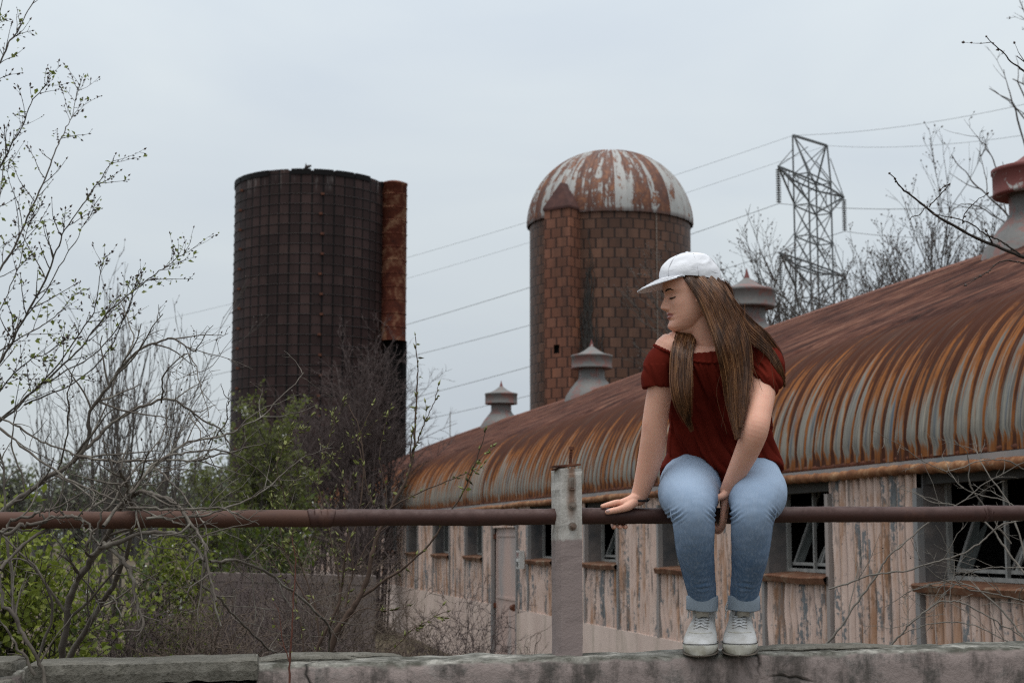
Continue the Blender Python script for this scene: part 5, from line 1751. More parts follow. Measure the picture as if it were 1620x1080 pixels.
class Plant:
    def __init__(s, seed):
        s.g = {}; s.rng = np.random.default_rng(seed)
        s.leaf = []; s.bud = []; s.flow = []

    def add(s, pts, rad, k):
        s.g.setdefault((len(pts), k), []).append((pts, rad))

    def line(s, p0, d, L, r, n, wander, up, curl=0.):
        """random polyline"""
        rg = s.rng
        P_ = np.empty((n, 3)); P_[0] = p0
        d = d / np.linalg.norm(d); st = L / (n - 1)
        w = rg.normal(size=(n, 3)) * wander
        for i in range(1, n):
            d = d + w[i] + np.array((0, 0, up + curl * i / n))
            d = d / np.linalg.norm(d)
            P_[i] = P_[i - 1] + d * st
        return P_

    def grow(s, p0, d, L, r, lvl, c):
        n = c['seg'][min(lvl, len(c['seg']) - 1)]
        pts = s.line(p0, d, L, r, n, c['wander'], c['up'], c.get('curl', 0.))
        rad = r * np.linspace(1, .42 if lvl < c['max'] else .35, n)
        s.add(pts, rad, max(3, 6 - lvl))
        s.kids(pts, rad, L, lvl, c)

    def kids(s, pts, rad, L, lvl, c, dens=None, lo=.18):
        rg = s.rng; n = len(pts)
        if lvl < c['max']:
            m = rg.poisson(L * (dens or c['dens'][min(lvl, len(c['dens']) - 1)]))
            for _ in range(m):
                f = lo + (1 - lo) * rg.random() ** .85
                x = f * (n - 1); i = min(int(x), n - 2); q = x - i
                p = pts[i] * (1 - q) + pts[i + 1] * q
                t = pts[i + 1] - pts[i]; t = t / np.linalg.norm(t)
                o = rg.normal(size=3); o -= t * (o @ t); o /= np.linalg.norm(o)
                a = c['ang'] * rg.uniform(.65, 1.35)
                nd = t * math.cos(a) + o * math.sin(a)
                ln = max(c.get('minlen', .05), L * c['ratio'] * (1 - .55 * f) * rg.uniform(.45, 1.25))
                if 'lmax' in c: ln = min(ln, c['lmax'][min(lvl, len(c['lmax']) - 1)] * rg.uniform(.6, 1.2))
                r0 = max(c['rmin'], min(rad[i] * .75, rad[0] * c.get('rr', .55)))
                s.grow(p, nd, ln, r0, lvl + 1, c)
        if lvl >= c.get('leaflvl', 99):
            m = rg.poisson(L * c.get('leafd', 10))
            for _ in range(m):
                f = rg.random() ** .7; x = f * (n - 1); i = min(int(x), n - 2); q = x - i
                s.leaf.append(pts[i] * (1 - q) + pts[i + 1] * q)
        if lvl >= c.get('budlvl', 99):
            m = rg.poisson(L * c.get('budd', 10)) + 1
            for b_ in range(m):
                f = 1 if b_ == 0 else rg.random(); x = f * (n - 1); i = min(int(x), n - 2); q = x - i
                t = pts[i + 1] - pts[i]; t = t / np.linalg.norm(t)
                o = rg.normal(size=3) * .55
                s.bud.append((pts[i] * (1 - q) + pts[i + 1] * q, (t + o * (b_ > 0)) / np.linalg.norm(t + o * (b_ > 0))))

    def limbpx(s, px, depth, r, c, lvl=0, dens=None, n=None, lo=.1, kink=.006):
        """a limb whose course was measured in the photo; depth: value or (start, end)"""
        d0, d1 = depth if isinstance(depth, tuple) else (depth, depth)
        m = len(px)
        pts = spline([P(x, y, d0 + (d1 - d0) * i / (m - 1)) for i, (x, y) in enumerate(px)], n or 8 * (m - 1))
        k = len(pts)
        j = np.cumsum(s.rng.normal(size=(k, 3)), 0) * kink; j -= np.linspace(0, 1, k)[:, None] * j[-1]
        pts = pts + j
        r0, r1 = r if isinstance(r, tuple) else (r, r * .3)
        rad = np.linspace(r0, r1, k) * (1 + .10 * s.rng.normal(size=k))
        s.add(pts, rad, 7)
        L = np.linalg.norm(np.diff(pts, axis=0), axis=1).sum()
        s.kids(pts, rad, L, lvl, c, dens, lo)
        return pts

    def wood(s):
        Vs, Qs, o = [], [], 0
        for (n, k), lst in s.g.items():
            p = np.array([q[0] for q in lst]); r = np.array([q[1] for q in lst])
            t = np.gradient(p, axis=1); t /= np.linalg.norm(t, axis=2, keepdims=True) + 1e-12
            mean = p[:, -1] - p[:, 0]; mean /= np.linalg.norm(mean, axis=1, keepdims=True) + 1e-12
            ref = np.where(np.abs(mean[:, 2:3]) < .8, np.array([[.13, .31, .94]]), np.array([[.93, .3, .1]]))
            x = np.cross(t, ref[:, None, :]); x /= np.linalg.norm(x, axis=2, keepdims=True) + 1e-12
            y = np.cross(t, x)
            a = np.linspace(0, 2 * math.pi, k, endpoint=False)
            V = p[:, :, None] + r[:, :, None, None] * (np.cos(a)[None, None, :, None] * x[:, :, None] + np.sin(a)[None, None, :, None] * y[:, :, None])
            M = len(lst)
            i, j = np.meshgrid(np.arange(n - 1), np.arange(k), indexing='ij')
            q = np.stack([i * k + j, i * k + (j + 1) % k, (i + 1) * k + (j + 1) % k, (i + 1) * k + j], -1).reshape(-1, 4)
            Q = (q[None] + (np.arange(M) * n * k)[:, None, None]).reshape(-1, 4) + o
            Vs.append(V.reshape(-1, 3)); Qs.append(Q); o += M * n * k
        return mesh_arrays('branches', np.concatenate(Vs), Qs, True)

    def leaves(s, pos, size, droop=0., name='leaves', jitter=.01):
        pos = np.asarray(pos); M = len(pos); rg = s.rng
        d = rg.normal(size=(M, 3)); d[:, 2] += .4 - droop; d /= np.linalg.norm(d, axis=1)[:, None]
        nrm = rg.normal(size=(M, 3)); nrm[:, 2] += .8; sx = np.cross(d, nrm); sx /= np.linalg.norm(sx, axis=1)[:, None]
        up = np.cross(sx, d)
        L = size * rg.uniform(.55, 1.35, M)[:, None]; W = L * .30
        p = pos + rg.normal(size=(M, 3)) * jitter
        V = np.stack([p, p + d * L * .45 + sx * W + up * L * .08, p + d * L - up * L * .12, p + d * L * .45 - sx * W + up * L * .08, p + d * L * .48 - up * L * .03], 1)
        b = (np.arange(M) * 5)[:, None, None]
        T = np.array([[0, 1, 4], [1, 2, 4], [2, 3, 4], [3, 0, 4]])[None] + b
        return mesh_arrays(name, V.reshape(-1, 3), [T.reshape(-1, 3)], True)

    def buds(s, L, W, name='buds'):
        M = len(s.bud); p = np.array([b[0] for b in s.bud]); d = np.array([b[1] for b in s.bud])
        sz = s.rng.uniform(.6, 1.4, M)[:, None]
        ref = np.array((.3, .5, .81)); x = np.cross(d, ref); x /= np.linalg.norm(x, axis=1)[:, None] + 1e-9; y = np.cross(d, x)
        V = [p]
        for a in (0, 2.09, 4.19): V.append(p + d * L * sz * .4 + (x * math.cos(a) + y * math.sin(a)) * W * sz)
        V.append(p + d * L * sz)
        V = np.stack(V, 1)
        T = np.array([[0, 2, 1], [0, 3, 2], [0, 1, 3], [4, 1, 2], [4, 2, 3], [4, 3, 1]])[None] + (np.arange(M) * 5)[:, None, None]
        return mesh_arrays(name, V.reshape(-1, 3), [T.reshape(-1, 3)], True)


def bark(name, a, b, sc=14., lich=None):
    m = M_(name, .9, 0, .15)
    v = m.obj(); n1 = m.noise(v, sc, 5, .65); n2 = m.noise(v, sc * 7, 4, .7)
    c = m.mix(n1, a, b)
    if lich: c = m.mix(m.ramp(m.noise(v, sc * .8, 5, .7), [(.5, 0.), (.64, .85)]), c, lich)
    return m.out(c, None, m.bump(n2, .5, .003))


def leafmat(name, a, b, c3=None, trans=.35):
    m = M_(name, .6, 0, .25)
    r = m.island()
    c = m.ramp(r, [(0., a), (.6, b), (1., c3 or b)])
    m.out(c)
    tr = m.node('ShaderNodeBsdfTranslucent', Color=m.mix(.5, c, (.22, .28, .03)))
    mx = m.node('ShaderNodeMixShader', Fac=trans)
    m.nt.links.new(m.b.outputs[0], mx.inputs[1]); m.nt.links.new(tr.outputs[0], mx.inputs[2])
    m.nt.links.new(mx.outputs[0], m.nt.nodes['Material Output'].inputs[0])
    return m.m


BK_DARK = bark('dark wet bark', (.030, .024, .021), (.055, .045, .039))
BK_TWIG = bark('olive grey twig bark', (.050, .042, .036), (.095, .082, .068))
BK_GREY = bark('grey lichen bark', (.070, .058, .049), (.13, .112, .094), 12., (.20, .185, .155))
BK_BROWN = bark('brown twig bark', (.06, .040, .030), (.11, .075, .058))
BK_FAR = bark('far grey brown twigs', (.062, .053, .047), (.105, .092, .082), 2.)
BK_MAR = bark('purplish dead twigs', (.060, .045, .043), (.115, .088, .082), 3.)
BK_DRY = bark('dry bramble stems', (.075, .055, .044), (.145, .112, .088), 4.)
BK_PALE = bark('pale grey twigs', (.11, .098, .086), (.20, .18, .155), 10.)
BK_RED = bark('reddish young stem', (.09, .034, .026), (.14, .06, .042))
LF_NEW = leafmat('fresh yellow green leaf', (.105, .13, .03), (.16, .185, .05), (.21, .225, .08))
LF_BUSH = leafmat('bright green leaf', (.085, .110, .018), (.17, .20, .032), (.29, .31, .07))
LF_DARK = leafmat('darker green leaf', (.026, .040, .012), (.050, .072, .018), (.095, .115, .035))
LF_FAR = leafmat('far olive leaf', (.065, .072, .028), (.105, .112, .042), (.155, .158, .07))
LF_BUD = leafmat('bud olive', (.07, .065, .03), (.16, .17, .05), (.23, .24, .08), .2)
BUD_DARK = simple_mat('dark bud scale', (.035, .022, .018), (.065, .042, .033), 40, .7, 0, 0)
FLW = simple_mat('white blossom', (.62, .62, .58), (.5, .5, .45), 30, .8, 0, 0)


def finish(pl, name, label, cat, base, bk, group=None, leaf=None, lsize=.03, bud=None, bsize=(.012, .003), ljit=.01, lname='leaves', wname='branches', droop=0., flowers=None):
    t = thing(name, label, cat, base, group)
    link(wname, pl.wood(), bk, t)
    if leaf and pl.leaf: link(lname, pl.leaves(pl.leaf, lsize, droop, lname, ljit), leaf, t)
    if bud and pl.bud: link('bud_foliage', pl.buds(*bsize), bud, t)
    if flowers: link('blossoms', pl.leaves(flowers[0], flowers[1], 0, 'blossoms', .01), FLW, t)
    return t


def gz(p, z=None): return Vector((p[0], p[1], ground_z(p[0], p[1])))


# --- 1 leafing tree at the left edge
c = dict(seg=(9, 6, 5, 4), wander=.10, up=.05, max=2, dens=(7., 12., 0), ang=.75, ratio=.16, rmin=.0011, rr=.42, minlen=.025, lmax=(.30, .09, .05), leaflvl=1, leafd=13., budlvl=1, budd=20)
p = Plant(101)
D = 6.7
limbs = [
    ([(-120, 1060), (-115, 900), (-100, 760), (-90, 600), (-80, 380), (-70, 150), (-40, -60)], (.034, .0199), .2),
    ([(-100, 760), (-50, 640), (0, 565), (40, 500), (80, 420), (105, 355), (150, 290), (181, 246)], (.013, .0022), None),
    ([(-90, 600), (-30, 470), (22, 395), (60, 310), (90, 235), (110, 190), (128, 126)], (.012, .002), None),
    ([(-85, 480), (-40, 380), (0, 285), (30, 222), (55, 165), (78, 117)], (.010, .002), None),
    ([(-78, 330), (-40, 180), (0, 85), (22, 48), (52, 0), (66, -40)], (.010, .002), None),
    ([(-105, 800), (-30, 690), (40, 640), (110, 570), (170, 505), (230, 450), (270, 422), (303, 394)], (.0125, .002), None),
    ([(-20, 680), (60, 610), (130, 520), (150, 470), (165, 399)], (.0085, .002), None),
    ([(-95, 680), (-20, 575), (60, 522), (95, 492), (118, 464)], (.008, .002), None),
    ([(40, 640), (120, 600), (180, 545), (210, 470), (224, 440)], (.007, .0018), None),
    ([(60, 612), (150, 560), (200, 500), (215, 455), (222, 425)], (.006, .0018), None),
    ([(-80, 300), (-40, 120), (-10, 40), (8, -30)], (.008, .002), None),
    ([(-88, 560), (-30, 430), (0, 330), (12, 250), (40, 190)], (.007, .0018), None),
    ([(20, 520), (70, 470), (110, 400), (140, 350), (160, 310)], (.006, .0018), None),
    ([(-90, 620), (-20, 530), (30, 440), (42, 370), (70, 300)], (.006, .0018), None),
    ([(-95, 720), (-10, 640), (30, 585), (75, 560), (112, 530)], (.007, .0018), None)]
for px, r, dn in limbs:
    p.limbpx(px, (D, D + .35 * pr.normal() * .8), (r[0] * .52, r[1] * .62), c, 0, dn or 19., lo=.2, kink=.003)
b0 = P(-120, 1060, D)
finish(p, 'leafing_tree', 'slender tree at the left edge with budding upswept twigs and tiny fresh green leaves', 'tree', gz(b0), BK_TWIG, None, LF_NEW, .024, BUD_DARK, (.014, .0042), .012)

# --- 2 arching bare thicket
c = dict(seg=(9, 7, 5, 4), wander=.14, up=.03, max=3, dens=(7.5, 10., 9.), ang=.8, ratio=.34, rmin=.0010, rr=.42, minlen=.03, lmax=(.40, .17, .08), budlvl=3, budd=4, leaflvl=3, leafd=.3)
p = Plant(202)
L2 = [
    ([(96, 1050), (100, 1000), (122, 930), (160, 866), (190, 800), (226, 782), (262, 792), (302, 832), (330, 888), (342, 950)], (5.3, 4.66), (.020, .004)),
    ([(110, 1040), (159, 960), (192, 897), (207, 830), (204, 790), (190, 745)], (5.5, 4.72), (.017, .006)),
    ([(160, 866), (230, 845), (282, 845), (313, 868), (337, 921), (350, 990)], (4.9, 4.72), (.012, .003)),
    ([(166, 858), (205, 897), (212, 940), (228, 985), (190, 1000)], (4.9, 4.75), (.012, .004)),
    ([(-30, 836), (17, 803), (70, 760), (128, 716), (147, 650), (179, 607), (217, 564), (264, 543), (311, 556)], 6.2, (.016, .003)),
    ([(126, 722), (158, 684), (204, 654), (256, 637), (298, 654), (337, 680), (362, 700)], 6.1, (.011, .003)),
    ([(128, 724), (204, 727), (298, 727), (358, 714), (420, 700)], 5.9, (.0085, .002)),
    ([(-20, 648), (20, 672), (64, 697), (132, 726)], 6.0, (.006, .004)),
    ([(-30, 655), (0, 676), (85, 743), (170, 782), (240, 808), (290, 830)], (5.1, 4.72), (.0075, .0025)),
    ([(164, 832), (212, 777), (279, 714), (356, 690), (423, 651), (481, 589)], (4.75, 5.6), (.009, .0018)),
    ([(204, 782), (255, 735), (294, 714), (340, 708), (400, 730), (440, 775)], (4.8, 5.5), (.007, .002)),
    ([(238, 731), (273, 760), (315, 816), (330, 870)], (5.3, 4.72), (.0065, .002)),
    ([(231, 822), (313, 811), (380, 790), (433, 762), (486, 719)], (4.72, 5.2), (.0065, .0016)),
    ([(200, 803), (270, 797), (337, 797), (372, 808), (410, 830)], (4.74, 4.8), (.007, .002)),
    ([(332, 887), (399, 892), (462, 930), (516, 985), (520, 1030)], (4.8, 5.6), (.0075, .005)),
    ([(308, 916), (366, 960), (414, 1012), (440, 1035)], (4.8, 5.5), (.006, .004)),
    ([(180, 607), (205, 560), (205, 520), (188, 470)], 6.2, (.006, .002)),
    ([(256, 637), (262, 590), (300, 560), (318, 600), (330, 660)], 6.0, (.005, .0015)),
    ([(298, 654), (312, 690), (310, 740)], 6.0, (.004, .0015)),
    ([(0, 900), (60, 850), (140, 810), (200, 760), (250, 700), (268, 640)], (4.72, 5.6), (.009, .002)),
    ([(40, 780), (20, 700), (30, 640), (60, 590)], 6.3, (.006, .0015)),
    ([(90, 745), (110, 680), (105, 620), (130, 560)], 6.2, (.006, .0015)),
    ([(330, 700), (352, 672), (360, 640), (350, 610)], 5.9, (.004, .0013)),
    ([(30, 1000), (20, 930), (8, 850), (0, 760), (-10, 690)], 6.0, (.010, .004)),
    ([(60, 1040), (80, 960), (60, 900), (20, 880), (-20, 900)], 6.1, (.009, .003)),
]
for px, dd, r in L2:
    p.limbpx(px, dd if isinstance(dd, tuple) else (dd - .5, dd - .5 + .25 * pr.normal()), (r[0] * .62, r[1] * .8), c, 0, 13., kink=.003)
finish(p, 'arching_thicket', 'tangled bare shrub with grey lichened stems arching over the rusted pipe', 'shrub', gz(P(105, 1045, 6.0)), BK_GREY, None, LF_NEW, .024, BUD_DARK, (.010, .003))
# vine in front of the pipe and wall
c1_ = dict(seg=(9, 6, 5), wander=.2, up=.0, max=2, dens=(4., 5.), ang=.8, ratio=.3, rmin=.001, rr=.5, minlen=.03, lmax=(.25, .1), budlvl=2, budd=4)
p = Plant(211)
for px, dd, r in [([(62, 1120), (52, 1070), (30, 1003), (10, 926), (5, 858), (20, 815), (60, 797), (98, 803), (135, 822), (160, 862)], (4.72, 4.78), (.0065, .003)),
                  ([(10, 850), (40, 826), (80, 812), (118, 818), (150, 845)], 4.74, (.006, .003)),
                  ([(-20, 858), (20, 842), (52, 824), (60, 800)], 4.74, (.005, .002)),
                  ([(145, 870), (165, 828), (190, 786), (206, 762)], 4.7, (.0035, .003)),
                  ([(52, 1068), (35, 1020), (14, 985), (-15, 965)], 4.72, (.005, .002))]:
    p.limbpx(px, dd, r, c1_, 0, 5.)
finish(p, 'climbing_stem', 'thin grey stem hooked over the near side of the pipe at the left end', 'shrub', gz(P(62, 1120, 4.72)), BK_GREY, None, None, .02, BUD_DARK, (.010, .003))

# --- 3 budding sapling in the middle
c = dict(seg=(9, 7, 5), wander=.10, up=.06, max=2, dens=(3., 4.), ang=.7, ratio=.25, rmin=.0011, rr=.5, minlen=.04, lmax=(.3, .1), leaflvl=0, leafd=9., budlvl=0, budd=26)
p = Plant(303)
for px, dd, r, dn in [
    ([(519, 1040), (541, 985), (566, 946), (585, 895), (599, 844), (615, 806), (647, 731), (655, 677), (656, 600), (657, 532)], 6.2, (.0185, .0022), 2.2),
    ([(566, 946), (605, 922), (642, 897), (679, 865), (722, 800), (749, 742), (768, 682)], (6.2, 6.0), (.011, .002), 2.2),
    ([(652, 716), (664, 690), (674, 666), (684, 640), (693, 611)], 6.2, (.005, .0018), 3.),
    ([(615, 806), (668, 779), (722, 758), (754, 744)], (6.2, 6.1), (.0055, .0018), 2.5),
    ([(499, 1036), (520, 985), (534, 940), (542, 876), (561, 822), (572, 736), (566, 677), (550, 640)], 6.0, (.0115, .002), 4.),
    ([(593, 800), (580, 760), (570, 715), (568, 690), (590, 640)], 6.1, (.006, .0018), 4.),
    ([(518, 983), (491, 951), (459, 887), (443, 843), (430, 790)], 6.0, (.007, .002), 3.),
    ([(545, 960), (560, 905), (590, 850), (640, 815)], 6.15, (.006, .0018), 3.),
    ([(615, 1030), (640, 1008), (663, 988), (706, 967)], 6.0, (.0045, .0018), 3.),
    ([(540, 985), (575, 962), (620, 966), (645, 958)], 6.1, (.004, .0016), 3.),
    ([(480, 1035), (470, 960), (440, 900), (400, 860)], 6.1, (.0055, .0018), 4.),
    ([(505, 1036), (500, 960), (470, 880), (455, 800), (440, 740), (460, 690)], 6.3, (.0065, .0016), 4.),
    ([(525, 1036), (540, 940), (520, 850), (500, 760), (520, 690), (530, 650)], 6.4, (.0065, .0016), 4.5),
    ([(560, 900), (548, 820), (545, 760), (520, 720)], 6.3, (.005, .0016), 4.),
    ([(605, 830), (610, 780), (600, 720), (612, 660)], 6.2, (.005, .0016), 4.)]:
    p.limbpx(px, dd, (r[0] * (.74 if r[0] > .015 else .58), r[1] * .7), c, 0, dn * 1.3, lo=.3, kink=.002)
p.leaf = [q for q in p.leaf if pr.random() < np.clip((q[2] - 1.7) / .8, .15, 1)]
finish(p, 'budding_sapling', 'young multi-stemmed tree behind the wall with pointed yellow green buds, left of the post', 'tree', gz(P(515, 1035, 6.2)), BK_BROWN, None, LF_BUD, .022, LF_BUD, (.024, .0042), .004, droop=-.5)
p = Plant(304)
c2_ = dict(seg=(8, 6, 4), wander=.12, up=.04, max=1, dens=(5.,), ang=.6, ratio=.3, rmin=.0009, rr=.5, minlen=.03, lmax=(.12, .1), leaflvl=0, leafd=9., budlvl=1, budd=10)
p.limbpx([(456, 1120), (459, 1040), (462, 990), (464, 943), (467, 880), (462, 850)], 4.68, (.0032, .001), c2_, 0, 5., kink=.001)
p.limbpx([(459, 1050), (446, 1010), (440, 960)], 4.68, (.002, .0007), c2_, 0, 5., kink=.001)
finish(p, 'red_stem', 'thin reddish young stem rising in front of the wall below the sapling', 'plant', gz(P(456, 1120, 4.68)), BK_RED, None, LF_BUD, .018, LF_BUD, (.012, .003))

# --- 5 bare shrub before the barn windows, right
c = dict(seg=(9, 7, 5, 4), wander=.17, up=.0, max=3, dens=(7., 8., 7.), ang=.8, ratio=.36, rmin=.0011, rr=.5, minlen=.04, lmax=(.5, .22, .1), budlvl=3, budd=2)
p = Plant(505)
for px, dd, r in [
    ([(1290, 1040), (1340, 975), (1380, 921), (1411, 880), (1459, 836), (1522, 795), (1575, 754), (1650, 715)], 7.4, (.008, .002)),
    ([(1310, 930), (1380, 909), (1443, 899), (1497, 884), (1537, 862), (1582, 830), (1650, 815)], 7.3, (.006, .0045)),
    ([(1400, 1030), (1421, 1000), (1443, 975), (1484, 953), (1522, 953), (1569, 975), (1610, 1000), (1640, 1030)], 7.2, (.006, .004)),
    ([(1640, 1040), (1600, 985), (1540, 930), (1490, 920), (1440, 935), (1400, 960)], 7.3, (.007, .002)),
    ([(1660, 1030), (1640, 940), (1600, 880), (1570, 836), (1520, 800), (1470, 790), (1420, 770)], 7.5, (.010, .002)),
    ([(1650, 1020), (1625, 900), (1600, 800), (1560, 740), (1540, 700)], 7.6, (.009, .002)),
    ([(1600, 860), (1560, 800), (1535, 760), (1530, 715), (1500, 690)], 7.5, (.006, .002)),
    ([(1650, 760), (1600, 730), (1560, 725), (1500, 745), (1440, 715), (1380, 680)], 7.4, (.005, .0015)),
    ([(1495, 960), (1493, 915), (1500, 880), (1480, 830)], 7.3, (.004, .0015)),
    ([(1640, 900), (1590, 900), (1540, 905), (1500, 935), (1430, 985), (1370, 990)], 7.2, (.005, .0015)),
    ([(1660, 850), (1600, 800), (1545, 780), (1505, 750), (1490, 720)], 7.5, (.005, .0015)),
    ([(1650, 960), (1580, 940), (1520, 925), (1470, 900), (1440, 850)], 7.4, (.006, .0015)),
    ([(1630, 1030), (1560, 995), (1500, 985), (1440, 1000), (1410, 1015)], 7.1, (.005, .002))]:
    p.limbpx(px, (dd, dd + .3 * pr.normal()), (r[0] * .7, r[1] * .7), c, 0, 6.5, kink=.003)
finish(p, 'bare_shrub', 'bare twiggy shrub tangled in front of the barn window at the right edge', 'shrub', gz(P(1650, 1035, 7.4)), BK_PALE, None, None, .02, BUD_DARK, (.010, .003))

# --- 6 tree reaching in from the right
c = dict(seg=(8, 6, 5), wander=.10, up=.03, max=1, dens=(2.,), ang=.6, ratio=.2, rmin=.0016, rr=.5, minlen=.04, lmax=(.15, .08), budlvl=0, budd=12)
p = Plant(606)
for px, dd, r, dn in [
    ([(1840, 1100), (1835, 800), (1830, 500), (1800, 300), (1770, 150), (1750, -40)], 6.6, (.06, .02), .2),
    ([(1832, 520), (1740, 455), (1680, 425), (1620, 402), (1560, 380), (1500, 348), (1450, 315), (1425, 296), (1409, 276)], (6.6, 6.1), (.016, .0026), .5),
    ([(1615, 402), (1585, 385), (1560, 372), (1530, 352), (1482, 340)], 6.2, (.006, .0025), 1.5),
    ([(1470, 328), (1480, 315), (1500, 292), (1490, 298)], 6.15, (.0035, .002), 1.),
    ([(1468, 326), (1455, 340), (1441, 345)], 6.15, (.003, .002), 1.),
    ([(1524, 355), (1530, 335), (1545, 318), (1560, 308)], 6.2, (.0035, .002), 1.),
    ([(1800, 300), (1720, 200), (1660, 140), (1625, 116), (1595, 92), (1562, 60)], (6.6, 6.2), (.010, .0024), .6),
    ([(1790, 260), (1700, 160), (1650, 120), (1610, 90)], (6.6, 6.2), (.008, .0024), 1.),
    ([(1830, 560), (1720, 470), (1640, 420), (1590, 412), (1560, 430), (1530, 450)], (6.6, 6.3), (.007, .0016), 1.)]:
    p.limbpx(px, dd, (r[0] * .66, r[1] * .8), c, 0, dn, lo=.4, kink=.0015)
finish(p, 'overhanging_tree', 'dark bare branches with knobbly buds reaching in at the upper right edge', 'tree', gz(P(1840, 1100, 6.6)), BK_DARK, None, None, .02, BUD_DARK, (.016, .0062))
# --- 7 finer tree behind the near ventilator
c = dict(seg=(9, 7, 5, 4), wander=.10, up=.03, max=3, dens=(1.2, 2.0, 3.), ang=.6, ratio=.42, rmin=.0045, rr=.5, minlen=.12, lmax=(2., .8, .35), budlvl=3, budd=1.)
p = Plant(707)
for px, r in [([(1700, 900), (1690, 500), (1680, 380), (1670, 200), (1668, 40)], (.11, .02)), ([(1690, 480), (1640, 400), (1590, 335), (1540, 290), (1505, 245)], (.05, .008)), ([(1690, 440), (1640, 380), (1600, 320), (1570, 250), (1545, 215)], (.045, .008)), ([(1685, 400), (1650, 300), (1610, 180), (1588, 110)], (.05, .008)), ([(1680, 320), (1640, 230), (1600, 170), (1565, 140)], (.04, .008)),
              ([(1690, 420), (1620, 372), (1560, 330), (1520, 320), (1490, 350)], (.03, .006))]:
    p.limbpx(px, 24., (r[0] * .5, r[1] * .7), c, 0, 1.5, lo=.25, kink=.012)
finish(p, 'fine_twigged_tree', 'fine twigged bare tree rising behind the red topped ventilator at the right edge', 'tree', gz(P(1700, 900, 24)), BK_FAR, None, None, .02, BUD_DARK, (.04, .010))

# --- 8 bare trees beyond the barn
cf = dict(seg=(8, 6, 5, 4), wander=.09, up=.05, max=3, dens=(1.7, 2.0, 1.7), ang=.50, ratio=.55, rmin=.0085, rr=.6, minlen=.25, lmax=(4.5, 2.0, .9), budlvl=3, budd=1.6)
cf0 = dict(cf, seg=(9,))


def bare_tree(px, topy, Y, seed, label, group, spread=1., basey=None, budsz=(.09, .03), bk=None, cfg=None, nl=8, r0=.14):
    p = Plant(seed); g_ = gz(P(px, 850, Y)); top = P(px, topy, Y)
    H = top.z - g_.z
    cc = cfg or cf
    tr = p.line(np.array(g_), np.array((0, 0, 1.)), H * .55, r0, 9, .05, .05)
    rad = np.linspace(r0, r0 * .5, 9); p.add(tr, rad, 7)
    rg = p.rng
    for i in range(nl):
        f = rg.uniform(.38, 1.); x = f * 8; k_ = min(int(x), 7); q = tr[k_] + (tr[k_ + 1] - tr[k_]) * (x - k_)
        a = rg.uniform(0, 6.28); tilt = rg.uniform(.18, .62) * spread
        d = np.array((math.sin(tilt) * math.cos(a), math.sin(tilt) * math.sin(a), math.cos(tilt)))
        Lb = (H - (q[2] - g_.z)) / max(.55, math.cos(tilt)) * rg.uniform(.75, 1.0)
        pts = p.line(q, d, Lb, .1, 9, .07, .05); rd = np.linspace(r0 * .42, r0 * .10, 9)
        p.add(pts, rd, 5); p.kids(pts, rd, Lb, 0, cc, None, .15)
    return finish(p, 'bare_tree', label, 'tree', g_, bk or BK_FAR, group, None, .02, BUD_DARK, budsz)


gN = 'bare trees beyond the barn roof'
bare_tree(1165, 462, 62, 801, 'bare tree just right of the white cap, behind the third ventilator', gN, 1.3)
bare_tree(1218, 448, 60, 802, 'bare tree behind the left legs of the pylon', gN, 1.3)
bare_tree(1285, 452, 64, 803, 'bare tree seen through the middle of the pylon', gN, 1.35)
bare_tree(1352, 408, 60, 804, 'tall bare tree just right of the pylon', gN, 1.4)
bare_tree(1412, 412, 62, 805, 'bare tree second to the right from the pylon, spreading', gN, 1.45)
bare_tree(1470, 440, 60, 806, 'bare tree at the right end of the row, lower and spreading', gN, 1.4)

# --- 9 thin upright trees at the left, farther back
cu = dict(seg=(8, 6, 5, 4), wander=.07, up=.10, max=3, dens=(2.2, 2.4, 2.5), ang=.45, ratio=.35, rmin=.0038, rr=.45, minlen=.14, lmax=(1.6, .8, .4), budlvl=3, budd=1.)
gL = 'thin upright trees behind the thicket'
for i, (px, ty, Y, lb) in enumerate([(148, 560, 22, 'thin bare tree leftmost of the upright group behind the thicket'), (176, 455, 21, 'tallest thin upright bare tree behind the thicket'), (189, 470, 22, 'thin bare tree close beside the tallest one behind the thicket'), (228, 520, 23, 'thin bare tree right of the tallest pair behind the thicket'), (268, 600, 24, 'short thin bare tree nearest the dark silo'), (95, 600, 25, 'thin pale tree among the leafing twigs at the far left')]):
    bare_tree(px, ty, Y, 900 + i, lb, gL, .40, None, (.04, .012), BK_FAR, cu, 10, .030)

# --- 10 dense twiggy bushes before the dark silo
cb = dict(seg=(8, 6, 5, 4), wander=.16, up=.03, max=3, dens=(2.2, 3.2, 4.4), ang=.7, ratio=.5, rmin=.0058, rr=.5, minlen=.2, lmax=(2.2, 1.0, .5))


